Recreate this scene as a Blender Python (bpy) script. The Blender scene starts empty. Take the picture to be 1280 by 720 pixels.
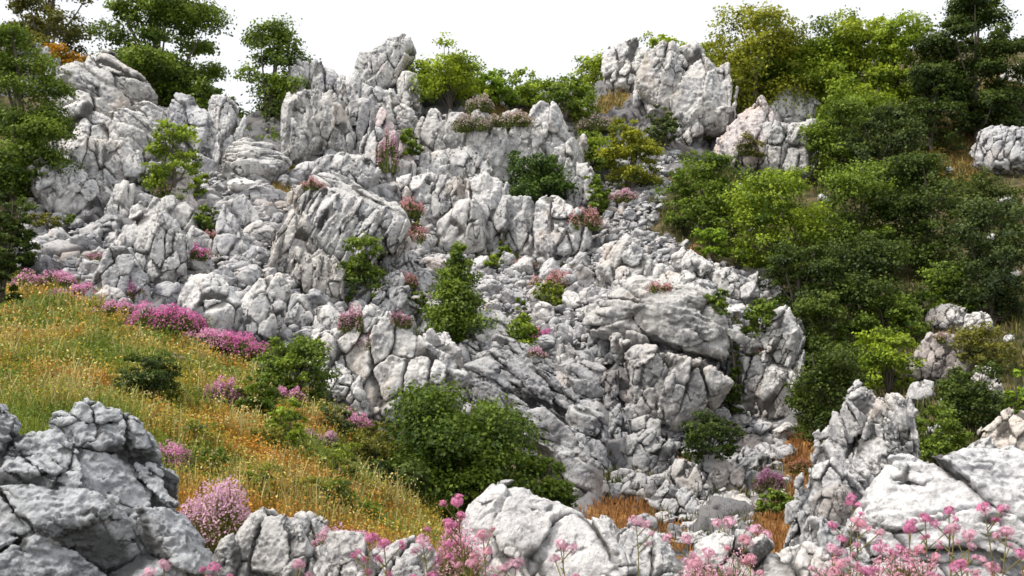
import bpy, math, time
import numpy as np
from mathutils import Vector, Matrix
T0 = time.time()
rng = np.random.default_rng(7)
col = bpy.context.scene.collection
f32 = np.float32

# ------------------------------------------------------------------ camera model (used to turn survey points into places)
FPX = 1229.0
PITCH = math.atan(70 / FPX)
CP, SP = math.cos(PITCH), math.sin(PITCH)

def ray(px, py):
    a = (np.asarray(px, float) - 640) / FPX
    b = (360 - np.asarray(py, float)) / FPX
    return np.stack([a, CP - b * SP, SP + b * CP], -1)          # world x right, y forward, z up

def at(px, py, Y):
    d = ray(px, py)
    return d * (np.asarray(Y, float) / d[..., 1])[..., None]

def project(P):
    P = np.asarray(P, float)
    fwd = P[..., 1] * CP + P[..., 2] * SP
    up = -P[..., 1] * SP + P[..., 2] * CP
    fwd = np.maximum(fwd, 0.05)
    return 640 + FPX * P[..., 0] / fwd, 360 - FPX * up / fwd

# ------------------------------------------------------------------ noise
_tab = np.random.default_rng(11).random((64, 64, 64)).astype(f32)
_vj = np.random.default_rng(12).random((32 * 32 * 32, 3)).astype(f32)
_vr = np.random.default_rng(13).random((32 * 32 * 32, 4)).astype(f32)

_tf = _tab.ravel()

def vnoise(P):
    P = np.asarray(P, f32)
    fl = np.floor(P)
    i = fl.astype(np.int32)
    f = P - fl
    f = f * f * f * (f * (f * 6 - 15) + 10)
    i0 = i & 63
    i1 = (i + 1) & 63
    x0, y0, z0 = i0[:, 0] << 12, i0[:, 1] << 6, i0[:, 2]
    x1, y1, z1 = i1[:, 0] << 12, i1[:, 1] << 6, i1[:, 2]
    fx, fy, fz = f[:, 0], f[:, 1], f[:, 2]
    def lx(yz):
        p = np.take(_tf, x0 + yz); q = np.take(_tf, x1 + yz)
        q -= p; q *= fx; q += p
        return q
    a = lx(y0 + z0); b = lx(y1 + z0); c = lx(y0 + z1); d = lx(y1 + z1)
    b -= a; b *= fy; a += b
    d -= c; d *= fy; c += d
    c -= a; c *= fz; a += c
    return a * 2 - 1

_R = np.array([[0.36, 0.48, -0.8], [-0.8, 0.6, 0.0], [0.48, 0.64, 0.6]], f32)

def fbm(P, o=4, g=0.5):
    P = np.asarray(P, f32)
    s = np.zeros(len(P), f32)
    a = 1.0
    for k in range(o):
        s += a * vnoise(P + 17.3 * k)
        P = P @ _R.T * 2.03
        a *= g
    return s

def ridged(P, o=3):
    P = np.asarray(P, f32)
    s = np.zeros(len(P), f32)
    a = 1.0
    for k in range(o):
        s += a * (1 - 2 * np.abs(vnoise(P + 9.1 * k)))
        P = P @ _R.T * 2.1
        a *= 0.5
    return s

_vjx, _vjy, _vjz = [np.ascontiguousarray(_vj[:, k]) for k in range(3)]

def voronoi(P):
    P = np.asarray(P, f32)
    fl = np.floor(P)
    c = fl.astype(np.int32)
    N = len(P)
    F1 = np.full(N, 9, f32)
    F2 = np.full(N, 9, f32)
    ID = np.zeros(N, np.int32)
    NB_ = np.zeros(N, np.int8)
    fr = P - fl
    fx, fy, fz = [np.ascontiguousarray(fr[:, k]) for k in range(3)]
    cx = [((c[:, 0] + q) & 31) << 10 for q in (-1, 0, 1)]
    cy = [((c[:, 1] + q) & 31) << 5 for q in (-1, 0, 1)]
    cz = [(c[:, 2] + q) & 31 for q in (-1, 0, 1)]
    k = 0
    for dx in (-1, 0, 1):
        for dy in (-1, 0, 1):
            hxy = cx[dx + 1] + cy[dy + 1]
            for dz in (-1, 0, 1):
                h = hxy + cz[dz + 1]
                a = fx - np.take(_vjx, h); a -= dx
                d = a * a
                a = fy - np.take(_vjy, h); a -= dy
                d += a * a
                a = fz - np.take(_vjz, h); a -= dz
                d += a * a
                n = d < F1
                np.minimum(F2, np.where(n, F1, d), out=F2)
                np.copyto(F1, d, where=n)
                np.copyto(ID, h, where=n)
                NB_[n] = k
                k += 1
    o = np.stack([NB_ // 9 - 1, (NB_ // 3) % 3 - 1, NB_ % 3 - 1], -1)
    V = fr - _vj[ID] - o
    F1 = np.sqrt(F1)
    F2 = np.sqrt(F2)
    return F1, F2 - F1, _vr[ID], V.astype(f32)

def euler(rx, ry, rz):
    return np.array(Matrix.Rotation(rz, 3, 'Z') @ Matrix.Rotation(ry, 3, 'Y') @ Matrix.Rotation(rx, 3, 'X'), f32)

def _rock_field(P, S, rot=None, an=(1, 1, 1), amp=1.0, crack=1.0, fine=True):
    """outward relief of fractured limestone at points P for block size S; returns relief, cavity"""
    P = np.asarray(P, f32)
    if rot is not None:
        P = P @ rot.T
    Q = P / S
    A = np.array(an, f32)
    w = np.stack([vnoise(Q * 1.3 + 3.1), vnoise(Q * 1.3 + 41.7), vnoise(Q * 1.3 + 77.3)], -1)
    w2 = np.stack([vnoise(Q * 6 + 13.1), vnoise(Q * 6 + 4.7), vnoise(Q * 6 + 57.3)], -1)
    W = Q + 0.075 * w + 0.018 * w2
    if fine == 'only':
        f1c, ec, rc, vc = voronoi(W * 7.3 / A + 3.7)
        fc = ((rc[:, :3] * 2 - 1) * vc).sum(1)
        on3 = np.clip(vnoise(Q * 2.9 + 61) * 1.6 + 0.4, 0, 1)
        d = on3 * (0.065 * fc + 0.03 * (rc[:, 3] - 0.5)) - 0.018 * np.clip(1 - ec / .15, 0, 1) * on3
        d += 0.018 * ridged(Q * 6.5 + 21, 2) - 0.04 * np.clip(vnoise(Q * 7.0 + 2) - 0.3, 0, 1)
        return (d * S * amp).astype(f32), d
    f1, e, r, v = voronoi(W / A)
    nrm = r[:, :3] * 2 - 1
    facet = (nrm * v).sum(1)
    on = np.clip(0.65 + 1.3 * vnoise(Q * 1.1 + 5), 0, 1)
    g1 = np.clip(1 - e / 0.10, 0, 1) * on
    d = 0.36 * facet + 0.24 * (r[:, 3] - 0.5) - 0.22 * crack * g1
    f1b, eb, rb, vb = voronoi(W * 2.7 / A + 13.7)
    fb = ((rb[:, :3] * 2 - 1) * vb).sum(1)
    on2 = np.clip(vnoise(Q * 1.7 + 31) * 1.8 + 0.2, 0, 1)
    g2 = np.clip(1 - eb / 0.10, 0, 1) * on2
    d += 0.12 * fb * (0.3 + 0.7 * on2) + 0.07 * (rb[:, 3] - 0.5) * on2 - 0.06 * crack * g2
    d += 0.03 * vnoise(Q * 2.6 + 9)
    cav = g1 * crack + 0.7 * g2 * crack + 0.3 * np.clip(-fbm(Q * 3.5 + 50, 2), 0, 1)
    return (d * S * amp).astype(f32), np.clip(cav, 0, 1).astype(f32)

from concurrent.futures import ThreadPoolExecutor
_pool = ThreadPoolExecutor(4)

def rock_field(P, *a, **k):
    P = np.asarray(P, f32)
    if len(P) < 3000:
        return _rock_field(P, *a, **k)
    ch = [P[i:i + 12000] for i in range(0, len(P), 12000)]
    r = list(_pool.map(lambda q: _rock_field(q, *a, **k), ch))
    return np.concatenate([x[0] for x in r]), np.concatenate([x[1] for x in r])

# ------------------------------------------------------------------ mesh helpers
def mk_mesh(name, V, F, smooth=True, attrs=None):
    V = np.asarray(V, f32)
    F = np.asarray(F, np.int32)
    me = bpy.data.meshes.new(name)
    me.vertices.add(len(V))
    me.vertices.foreach_set('co', V.ravel())
    k = F.shape[1]
    me.loops.add(F.size)
    me.loops.foreach_set('vertex_index', F.ravel())
    me.polygons.add(len(F))
    me.polygons.foreach_set('loop_start', np.arange(0, F.size, k, dtype=np.int32))
    if smooth:
        me.polygons.foreach_set('use_smooth', np.ones(len(F), bool))
    for an, (dom, typ, data) in (attrs or {}).items():
        a = me.attributes.new(an, typ, dom)
        a.data.foreach_set('color' if typ == 'FLOAT_COLOR' else 'value', np.asarray(data, f32).ravel())
    me.update(calc_edges=True)
    return me

def link(name, me, mat=None, parent=None, loc=None, color=None):
    o = bpy.data.objects.new(name, me)
    if mat is not None and me is not None and not me.materials:
        me.materials.append(mat)
    col.objects.link(o)
    if parent is not None:
        o.parent = parent
    if loc is not None:
        o.location = [float(q) for q in loc]
    if color is not None:
        o.color = (*[float(q) for q in color[:3]], 1)
    return o

def tag(o, label=None, cat=None, group=None, kind=None):
    if label: o['label'] = label
    if cat: o['category'] = cat
    if group: o['group'] = group
    if kind: o['kind'] = kind
    return o

_OFF = np.array([[0, 0, 0], [1, 0, 0], [0, 1, 0], [1, 1, 0], [0, 0, 1], [1, 0, 1], [0, 1, 1], [1, 1, 1]], np.int32)
_EDG = [(0, 1), (2, 3), (4, 5), (6, 7), (0, 2), (1, 3), (4, 6), (5, 7), (0, 4), (1, 5), (2, 6), (3, 7)]

def surface_nets(S):
    ins = S < 0
    n = np.zeros(tuple(s - 1 for s in S.shape), np.int8)
    for o in _OFF:
        n += ins[o[0]:S.shape[0] - 1 + o[0], o[1]:S.shape[1] - 1 + o[1], o[2]:S.shape[2] - 1 + o[2]]
    act = (n > 0) & (n < 8)
    ai = np.argwhere(act).astype(np.int32)
    idx = np.full(act.shape, -1, np.int32)
    idx[act] = np.arange(len(ai))
    cv = [S[ai[:, 0] + o[0], ai[:, 1] + o[1], ai[:, 2] + o[2]] for o in _OFF]
    acc = np.zeros((len(ai), 3), f32)
    cnt = np.zeros(len(ai), f32)
    for a, b in _EDG:
        m = (cv[a] < 0) != (cv[b] < 0)
        t = np.where(m, cv[a] / np.where(m, cv[a] - cv[b], 1), 0)
        p = _OFF[a] + t[:, None] * (_OFF[b] - _OFF[a])
        acc += np.where(m[:, None], p, 0)
        cnt += m
    V = ai + acc / cnt[:, None]
    Q = []
    for ax in range(3):
        u, w = (ax + 1) % 3, (ax + 2) % 3
        A = np.moveaxis(ins, [ax, u, w], [0, 1, 2])
        I = np.moveaxis(idx, [ax, u, w], [0, 1, 2])
        a, b = A[:-1, 1:-1, 1:-1], A[1:, 1:-1, 1:-1]
        e = np.argwhere(a != b)
        i, j, k = e[:, 0], e[:, 1] + 1, e[:, 2] + 1
        q = np.stack([I[i, j - 1, k - 1], I[i, j, k - 1], I[i, j, k], I[i, j - 1, k]], 1)
        fl = ~a[e[:, 0], e[:, 1], e[:, 2]]
        q[fl] = q[fl][:, ::-1]
        Q.append(q)
    return V.astype(f32), np.concatenate(Q)

def biggest_piece(V, F):
    """drop crumbs that are not joined to the main body"""
    lab = np.arange(len(V))
    for _ in range(60):
        m = lab[F].min(1)
        new = lab.copy()
        for k in range(4):
            np.minimum.at(new, F[:, k], m)
        new = new[new]; new = new[new]
        if (new == lab).all(): break
        lab = new
    cn = np.bincount(lab)
    keep = cn[lab] > max(0.03 * len(V), 1)
    idx = np.cumsum(keep) - 1
    return V[keep], idx[F[keep[F[:, 0]]]]

def inpoly(px, py, poly):
    px = np.asarray(px, float); py = np.asarray(py, float)
    r = np.zeros(px.shape, bool)
    n = len(poly)
    for i in range(n):
        x0, y0 = poly[i]; x1, y1 = poly[(i + 1) % n]
        c = ((y0 > py) != (y1 > py)) & (px < (x1 - x0) * (py - y0) / (y1 - y0 + 1e-12) + x0)
        r ^= c
    return r

def polydist(X, Y, poly):
    d = np.full(X.shape, 1e9)
    n = len(poly)
    for i in range(n):
        a = np.array(poly[i]); b = np.array(poly[(i + 1) % n])
        e = b - a
        t = np.clip(((X - a[0]) * e[0] + (Y - a[1]) * e[1]) / (e @ e + 1e-12), 0, 1)
        d = np.minimum(d, np.hypot(X - a[0] - t * e[0], Y - a[1] - t * e[1]))
    return np.where(inpoly(X, Y, poly), d, -d)

# ------------------------------------------------------------------ node helpers and materials
def new_mat(name):
    m = bpy.data.materials.new(name)
    m.use_nodes = True
    nt = m.node_tree
    nt.nodes.clear()
    return m, nt

class NB:
    def __init__(s, nt): s.nt = nt
    def n(s, t, **kw):
        nd = s.nt.nodes.new(t)
        for k, v in kw.items(): setattr(nd, k, v)
        return nd
    def l(s, a, b): s.nt.links.new(a, b)
    def val(s, sock, v):
        if hasattr(v, 'is_linked') or hasattr(v, 'node'): s.l(v, sock)
        else: sock.default_value = v
    def math(s, op, a, b=0.0, clamp=False):
        m = s.n('ShaderNodeMath', operation=op, use_clamp=clamp)
        s.val(m.inputs[0], a); s.val(m.inputs[1], b)
        return m.outputs[0]
    def mix(s, f, a, b, mode='MIX'):
        m = s.n('ShaderNodeMix', data_type='RGBA', blend_type=mode)
        s.val(m.inputs[0], f)
        s.val(m.inputs[6], a if not isinstance(a, tuple) else (*a, 1)); s.val(m.inputs[7], b if not isinstance(b, tuple) else (*b, 1))
        return m.outputs[2]
    def noise(s, vec, scale, detail=5, rough=0.55, dist=0.0):
        t = s.n('ShaderNodeTexNoise')
        t.inputs['Scale'].default_value = scale; t.inputs['Detail'].default_value = detail
        t.inputs['Roughness'].default_value = rough; t.inputs['Distortion'].default_value = dist
        s.l(vec, t.inputs['Vector'])
        return t.outputs['Fac']
    def ramp(s, fac, a, b):
        r = s.n('ShaderNodeMapRange', interpolation_type='SMOOTHSTEP')
        s.val(r.inputs['Value'], fac)
        r.inputs['From Min'].default_value = a; r.inputs['From Max'].default_value = b
        return r.outputs[0]
    def attr(s, name): 
        return s.n('ShaderNodeAttribute', attribute_name=name)

def rock_colour(b, pos, nz, cav, tint, k=1.0):
    n1 = b.noise(pos, 0.8 * k, 6, 0.62)
    n2 = b.noise(pos, 4.0 * k, 8, 0.68, 0.5)
    n3 = b.noise(pos, 15 * k, 6, 0.72)
    n4 = b.noise(pos, 46 * k, 6, 0.75)
    c = b.mix(b.ramp(n1, 0.36, 0.64), (0.40, 0.405, 0.43), (0.55, 0.54, 0.525))
    c = b.mix(b.ramp(n2, 0.44, 0.66), c, (0.66, 0.65, 0.635))
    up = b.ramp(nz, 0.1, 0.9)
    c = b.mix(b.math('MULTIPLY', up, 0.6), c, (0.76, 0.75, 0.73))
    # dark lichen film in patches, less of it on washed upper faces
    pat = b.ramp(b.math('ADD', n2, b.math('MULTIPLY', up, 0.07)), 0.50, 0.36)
    c = b.mix(b.math('MULTIPLY', pat, 0.7), c, (0.165, 0.165, 0.175))
    spk = b.math('MULTIPLY', b.ramp(n3, 0.51, 0.62), b.ramp(n1, 0.68, 0.42))
    c = b.mix(b.math('MULTIPLY', spk, 0.6), c, (0.11, 0.11, 0.112))
    c = b.mix(b.math('MULTIPLY', b.ramp(n4, 0.52, 0.66), 0.45), c, (0.15, 0.15, 0.15))
    vm = b.n('ShaderNodeVectorMath', operation='MULTIPLY'); b.l(pos, vm.inputs[0]); vm.inputs[1].default_value = (3.2, 3.2, 0.45)
    stk = b.math('MULTIPLY', b.ramp(b.noise(vm.outputs[0], 1.0 * k, 5, 0.65, 0.3), 0.52, 0.66), b.ramp(nz, 0.75, 0.25))
    c = b.mix(b.math('MULTIPLY', stk, 0.6), c, (0.17, 0.165, 0.165))
    warm = b.ramp(b.noise(pos, 0.45 * k, 3, 0.6), 0.54, 0.70)
    c = b.mix(b.math('MULTIPLY', warm, 0.38), c, (0.55, 0.43, 0.33))
    c = b.mix(b.math('MULTIPLY', b.ramp(cav, 0.15, 0.9), 0.9), c, (0.085, 0.082, 0.078))  # crevice shade painted into the colour along with dirt, following the cracks
    c = b.mix(1.0, c, tint, 'MULTIPLY')
    h = b.math('ADD', b.math('ADD', b.math('MULTIPLY', n2, 0.7), b.math('MULTIPLY', n3, 0.5)), b.math('MULTIPLY', n4, 0.24))
    return c, h

def limestone():
    m, nt = new_mat('limestone')
    b = NB(nt)
    g = b.n('ShaderNodeNewGeometry')
    tc = b.n('ShaderNodeTexCoord')
    oi = b.n('ShaderNodeObjectInfo')
    pos = b.n('ShaderNodeVectorMath', operation='ADD')
    rnd = b.n('ShaderNodeVectorMath', operation='SCALE')
    b.l(oi.outputs['Location'], rnd.inputs[0]); rnd.inputs['Scale'].default_value = 3.7
    b.l(g.outputs['Position'], pos.inputs[0]); b.l(rnd.outputs[0], pos.inputs[1])
    sep = b.n('ShaderNodeSeparateXYZ'); b.l(g.outputs['Normal'], sep.inputs[0])
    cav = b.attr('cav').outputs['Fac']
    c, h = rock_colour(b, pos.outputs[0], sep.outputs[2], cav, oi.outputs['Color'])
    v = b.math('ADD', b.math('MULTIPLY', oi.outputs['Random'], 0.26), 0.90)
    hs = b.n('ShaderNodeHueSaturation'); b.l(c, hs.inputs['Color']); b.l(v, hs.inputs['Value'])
    bp = b.n('ShaderNodeBump'); bp.inputs['Strength'].default_value = 0.9; bp.inputs['Distance'].default_value = 0.07
    b.l(h, bp.inputs['Height'])
    p = b.n('ShaderNodeBsdfPrincipled'); p.inputs['Roughness'].default_value = 0.9; p.inputs['Specular IOR Level'].default_value = 0.2
    b.l(hs.outputs[0], p.inputs['Base Color']); b.l(bp.outputs[0], p.inputs['Normal'])
    o = b.n('ShaderNodeOutputMaterial'); b.l(p.outputs[0], o.inputs[0])
    return m

def terrain_mat():
    m, nt = new_mat('hillside_ground')
    b = NB(nt)
    g = b.n('ShaderNodeNewGeometry')
    pos = g.outputs['Position']
    sep = b.n('ShaderNodeSeparateXYZ'); b.l(g.outputs['Normal'], sep.inputs[0])
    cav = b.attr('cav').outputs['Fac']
    c, h = rock_colour(b, pos, sep.outputs[2], cav, (0.34, 0.34, 0.355))  # dark tint: crevice soil, plus shade painted into gaps between the rocks
    z = b.attr('zone')
    zs = b.n('ShaderNodeSeparateColor'); b.l(z.outputs['Color'], zs.inputs[0])
    n = b.noise(pos, 3.0, 6, 0.65)
    gr = b.mix(b.ramp(n, 0.4, 0.6), (0.09, 0.085, 0.025), (0.26, 0.17, 0.05))
    rs = b.mix(b.ramp(n, 0.35, 0.65), (0.19, 0.09, 0.035), (0.38, 0.21, 0.075))
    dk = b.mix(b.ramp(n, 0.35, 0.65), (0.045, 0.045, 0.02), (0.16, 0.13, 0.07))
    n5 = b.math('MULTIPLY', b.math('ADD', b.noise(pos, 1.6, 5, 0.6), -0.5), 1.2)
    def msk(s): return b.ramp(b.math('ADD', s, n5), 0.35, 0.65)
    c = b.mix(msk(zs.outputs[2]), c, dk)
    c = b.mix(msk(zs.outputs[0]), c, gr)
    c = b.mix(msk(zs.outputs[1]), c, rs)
    bp = b.n('ShaderNodeBump'); bp.inputs['Strength'].default_value = 0.8; bp.inputs['Distance'].default_value = 0.06
    b.l(h, bp.inputs['Height'])
    p = b.n('ShaderNodeBsdfPrincipled'); p.inputs['Roughness'].default_value = 0.95; p.inputs['Specular IOR Level'].default_value = 0.15
    b.l(c, p.inputs['Base Color']); b.l(bp.outputs[0], p.inputs['Normal'])
    o = b.n('ShaderNodeOutputMaterial'); b.l(p.outputs[0], o.inputs[0])
    return m

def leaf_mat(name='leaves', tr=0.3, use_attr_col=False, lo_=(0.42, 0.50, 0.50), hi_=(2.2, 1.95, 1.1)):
    m, nt = new_mat(name)
    b = NB(nt)
    if use_attr_col:
        c = b.attr('tone').outputs['Color']
    else:
        oi = b.n('ShaderNodeObjectInfo')
        v = b.attr('v').outputs['Fac']
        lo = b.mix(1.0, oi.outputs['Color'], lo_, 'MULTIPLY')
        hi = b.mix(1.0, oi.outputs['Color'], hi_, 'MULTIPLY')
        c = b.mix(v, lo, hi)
    p = b.n('ShaderNodeBsdfPrincipled'); p.inputs['Roughness'].default_value = 0.55; p.inputs['Specular IOR Level'].default_value = 0.25
    b.l(c, p.inputs['Base Color'])
    t = b.n('ShaderNodeBsdfTranslucent'); b.l(c, t.inputs['Color'])
    mx = b.n('ShaderNodeMixShader'); mx.inputs[0].default_value = tr
    b.l(p.outputs[0], mx.inputs[1]); b.l(t.outputs[0], mx.inputs[2])
    o = b.n('ShaderNodeOutputMaterial'); b.l(mx.outputs[0], o.inputs[0])
    return m

def bark_mat():
    m, nt = new_mat('bark')
    b = NB(nt)
    g = b.n('ShaderNodeNewGeometry')
    n = b.noise(g.outputs['Position'], 9, 6, 0.7)
    c = b.mix(n, (0.04, 0.032, 0.026), (0.17, 0.14, 0.115))
    bp = b.n('ShaderNodeBump'); bp.inputs['Strength'].default_value = 0.6; bp.inputs['Distance'].default_value = 0.03
    b.l(n, bp.inputs['Height'])
    p = b.n('ShaderNodeBsdfPrincipled'); p.inputs['Roughness'].default_value = 0.9
    b.l(c, p.inputs['Base Color']); b.l(bp.outputs[0], p.inputs['Normal'])
    o = b.n('ShaderNodeOutputMaterial'); b.l(p.outputs[0], o.inputs[0])
    return m

M_ROCK, M_GROUND, M_LEAF, M_BARK = limestone(), terrain_mat(), leaf_mat(), bark_mat()
M_PETAL = leaf_mat('petals', 0.4, False, (0.72, 0.66, 0.70), (1.3, 1.32, 1.3))
M_BLADE = leaf_mat('grass_blades', 0.3, True)

# ------------------------------------------------------------------ terrain survey: (px, py, distance)
SURV = {
 -250: [(600, 8), (380, 22), (300, 28), (200, 36), (80, 46)],
 0: [(600, 8), (500, 11.5), (430, 16), (365, 23), (300, 27), (230, 31), (150, 36), (60, 42)],
 120: [(600, 8), (520, 10.5), (440, 16), (385, 21), (330, 25), (270, 29), (200, 34), (140, 38), (92, 41)],
 240: [(620, 8), (540, 10.5), (470, 15), (420, 20), (380, 23), (320, 26), (260, 29.5), (200, 34), (140, 38)],
 340: [(640, 8.5), (560, 12), (500, 16), (450, 20), (400, 23), (330, 26), (260, 30), (210, 34), (190, 37)],
 420: [(650, 9), (590, 12), (540, 15.5), (490, 20), (430, 23), (360, 26.5), (290, 29.5), (230, 33), (170, 36), (95, 40)],
 520: [(680, 11), (640, 13.5), (560, 18.5), (490, 22), (430, 24.5), (360, 28), (290, 31.5), (220, 35.5), (150, 40), (90, 44)],
 620: [(680, 12.5), (650, 14.5), (580, 19), (510, 22.5), (450, 25), (380, 28.5), (310, 32), (240, 36), (170, 41), (115, 46)],
 720: [(670, 14.5), (620, 18.5), (570, 21), (500, 23), (430, 25.5), (350, 29), (290, 32.5), (230, 37), (160, 42.5), (110, 49)],
 810: [(690, 14), (640, 17.5), (590, 20.5), (550, 22), (480, 23), (410, 24.5), (360, 26.5), (310, 30), (250, 34.5), (190, 40), (130, 45), (85, 51)],
 900: [(690, 14.5), (640, 18), (600, 20.5), (560, 22.5), (510, 23.5), (440, 24.5), (380, 26), (330, 29), (260, 34.5), (190, 41), (120, 47), (75, 53)],
 990: [(700, 13), (640, 17), (600, 19.5), (550, 22), (490, 24), (420, 26.5), (340, 31), (260, 37), (180, 43), (110, 49), (65, 56)],
 1100: [(700, 11), (640, 14), (580, 17), (510, 20.5), (440, 24.5), (370, 29), (290, 34.5), (210, 41), (130, 48), (65, 57)],
 1230: [(700, 9), (620, 12.5), (560, 15.5), (500, 19.5), (430, 24), (350, 29.5), (270, 35), (190, 41.5), (110, 48), (55, 57)],
 1530: [(600, 10), (500, 18), (400, 24), (280, 33), (150, 44), (50, 57)],
}
C = []
for px, l in SURV.items():
    for py, Y in l:
        C.append(at(px, py, Y))
    p = C[-1]; q = p * (1 + 9 / p[1]); C.append((q[0], q[1], p[2] - 1.2))
for x in (-12, -5, 0, 5, 12):
    for y in (-4, 0, 3, 5):
        C.append((x, y, -1.85))
for x in (-46, -25, 0, 25, 46):
    C.append((x, 74, 9.0)); C.append((x, 92, 7))
C = np.array(C, float)

def tps(r2):
    return 0.5 * r2 * np.log(r2 + 1e-9)

n = len(C)
K = tps(((C[:, None, :2] - C[None, :, :2]) ** 2).sum(-1)) + np.eye(n) * 0.6
A = np.zeros((n + 3, n + 3)); A[:n, :n] = K; A[:n, n] = 1; A[:n, n + 1:] = C[:, :2]; A[n, :n] = 1; A[n + 1:, :n] = C[:, :2].T
sol = np.linalg.solve(A, np.concatenate([C[:, 2], np.zeros(3)]))

def height_exact(x, y):
    x = x.ravel(); y = y.ravel(); out = np.zeros(len(x))
    for s in range(0, len(x), 20000):
        xx, yy = x[s:s + 20000], y[s:s + 20000]
        k = tps((xx[:, None] - C[None, :, 0]) ** 2 + (yy[:, None] - C[None, :, 1]) ** 2)
        out[s:s + 20000] = k @ sol[:n] + sol[n] + sol[n + 1] * xx + sol[n + 2] * yy
    return out

HX0, HY0, HS = -48.0, -5.0, 0.5
hx = np.arange(HX0, 48.01, HS); hy = np.arange(HY0, 92.01, HS)
HG = height_exact(*np.meshgrid(hx, hy, indexing='ij')).reshape(len(hx), len(hy))

def height(x, y):
    u = np.clip((np.asarray(x, float) - HX0) / HS, 0, len(hx) - 1.001); v = np.clip((np.asarray(y, float) - HY0) / HS, 0, len(hy) - 1.001)
    i = u.astype(int); j = v.astype(int); u = u - i; v = v - j
    return (HG[i, j] * (1 - u) + HG[i + 1, j] * u) * (1 - v) + (HG[i, j + 1] * (1 - u) + HG[i + 1, j + 1] * u) * v

_ys = np.arange(6.5, 88, 0.15)
def hit(px, py):
    """where the sight line through a survey point meets the ground"""
    px = np.atleast_1d(np.asarray(px, float)); py = np.atleast_1d(np.asarray(py, float))
    d = ray(px, py); d = d / d[:, 1:2]
    P = d[:, None, :] * _ys[None, :, None]
    below = P[..., 2] < height(P[..., 0], P[..., 1])
    k = np.argmax(below, 1); ok = below.any(1)
    k = np.where(ok, np.maximum(k, 1), len(_ys) - 1)
    out = P[np.arange(len(px)), k]
    a = P[np.arange(len(px)), k - 1]
    ga = a[:, 2] - height(a[:, 0], a[:, 1]); gb = out[:, 2] - height(out[:, 0], out[:, 1])
    t = np.clip(ga / (ga - gb + 1e-9), 0, 1)[:, None]
    return a + (out - a) * t, ok

def hit1(px, py):
    p, ok = hit(px, py)
    if not ok[0]:                                       # over the ridge: stand on the crest below
        for q in range(int(py), int(py) + 120, 3):
            p, ok = hit(px, q)
            if ok[0]: break
    return p[0]

# zones of ground cover
MEADOW = [(-500, 318), (0, 345), (60, 362), (150, 392), (250, 436), (320, 468), (400, 500), (450, 535), (520, 590), (560, 650), (560, 800), (-500, 900)]
RED = [(772, 645, 50, 22), (845, 692, 34, 20), (975, 660, 32, 42), (1003, 575, 20, 40), (860, 578, 30, 10), (868, 318, 12, 14), (850, 655, 20, 8)]
DRY = [(625, 145, 55, 16), (560, 155, 30, 8), (720, 138, 30, 12), (770, 120, 16, 9), (1190, 190, 40, 40), (1250, 120, 30, 30), (130, 120, 50, 20), (385, 215, 30, 10), (345, 240, 14, 18), (940, 180, 18, 18), (1170, 405, 40, 10)]
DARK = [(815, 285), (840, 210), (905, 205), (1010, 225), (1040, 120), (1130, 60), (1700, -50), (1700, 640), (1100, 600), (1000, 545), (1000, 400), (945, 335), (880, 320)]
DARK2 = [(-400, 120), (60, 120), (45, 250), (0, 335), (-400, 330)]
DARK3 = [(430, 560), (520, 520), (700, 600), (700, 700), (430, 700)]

def zones(P):
    px, py = project(P)
    far = P[:, 1] > 6.3
    w = 10 * fbm(np.stack([P[:, 0] * .5, P[:, 1] * .5, P[:, 2] * 0], -1), 3)
    pxx, pyy = px + w, py - w
    g = inpoly(pxx, pyy, MEADOW).astype(f32) * (P[:, 1] < 30)
    r = np.zeros(len(P), f32)
    for cx, cy, a, b in RED:
        q = ((pxx - cx) / a) ** 2 + ((pyy - cy) / b) ** 2
        r = np.maximum(r, np.clip(1.5 - q, 0, 1))
    for cx, cy, a, b in DRY:
        q = ((pxx - cx) / a) ** 2 + ((pyy - cy) / b) ** 2
        g = np.maximum(g, np.clip(1.5 - q, 0, 1))
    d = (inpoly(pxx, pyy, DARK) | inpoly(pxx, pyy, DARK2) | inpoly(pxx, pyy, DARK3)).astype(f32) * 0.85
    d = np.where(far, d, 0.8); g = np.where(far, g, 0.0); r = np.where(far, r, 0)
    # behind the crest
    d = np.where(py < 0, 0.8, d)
    return g, r, d

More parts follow.
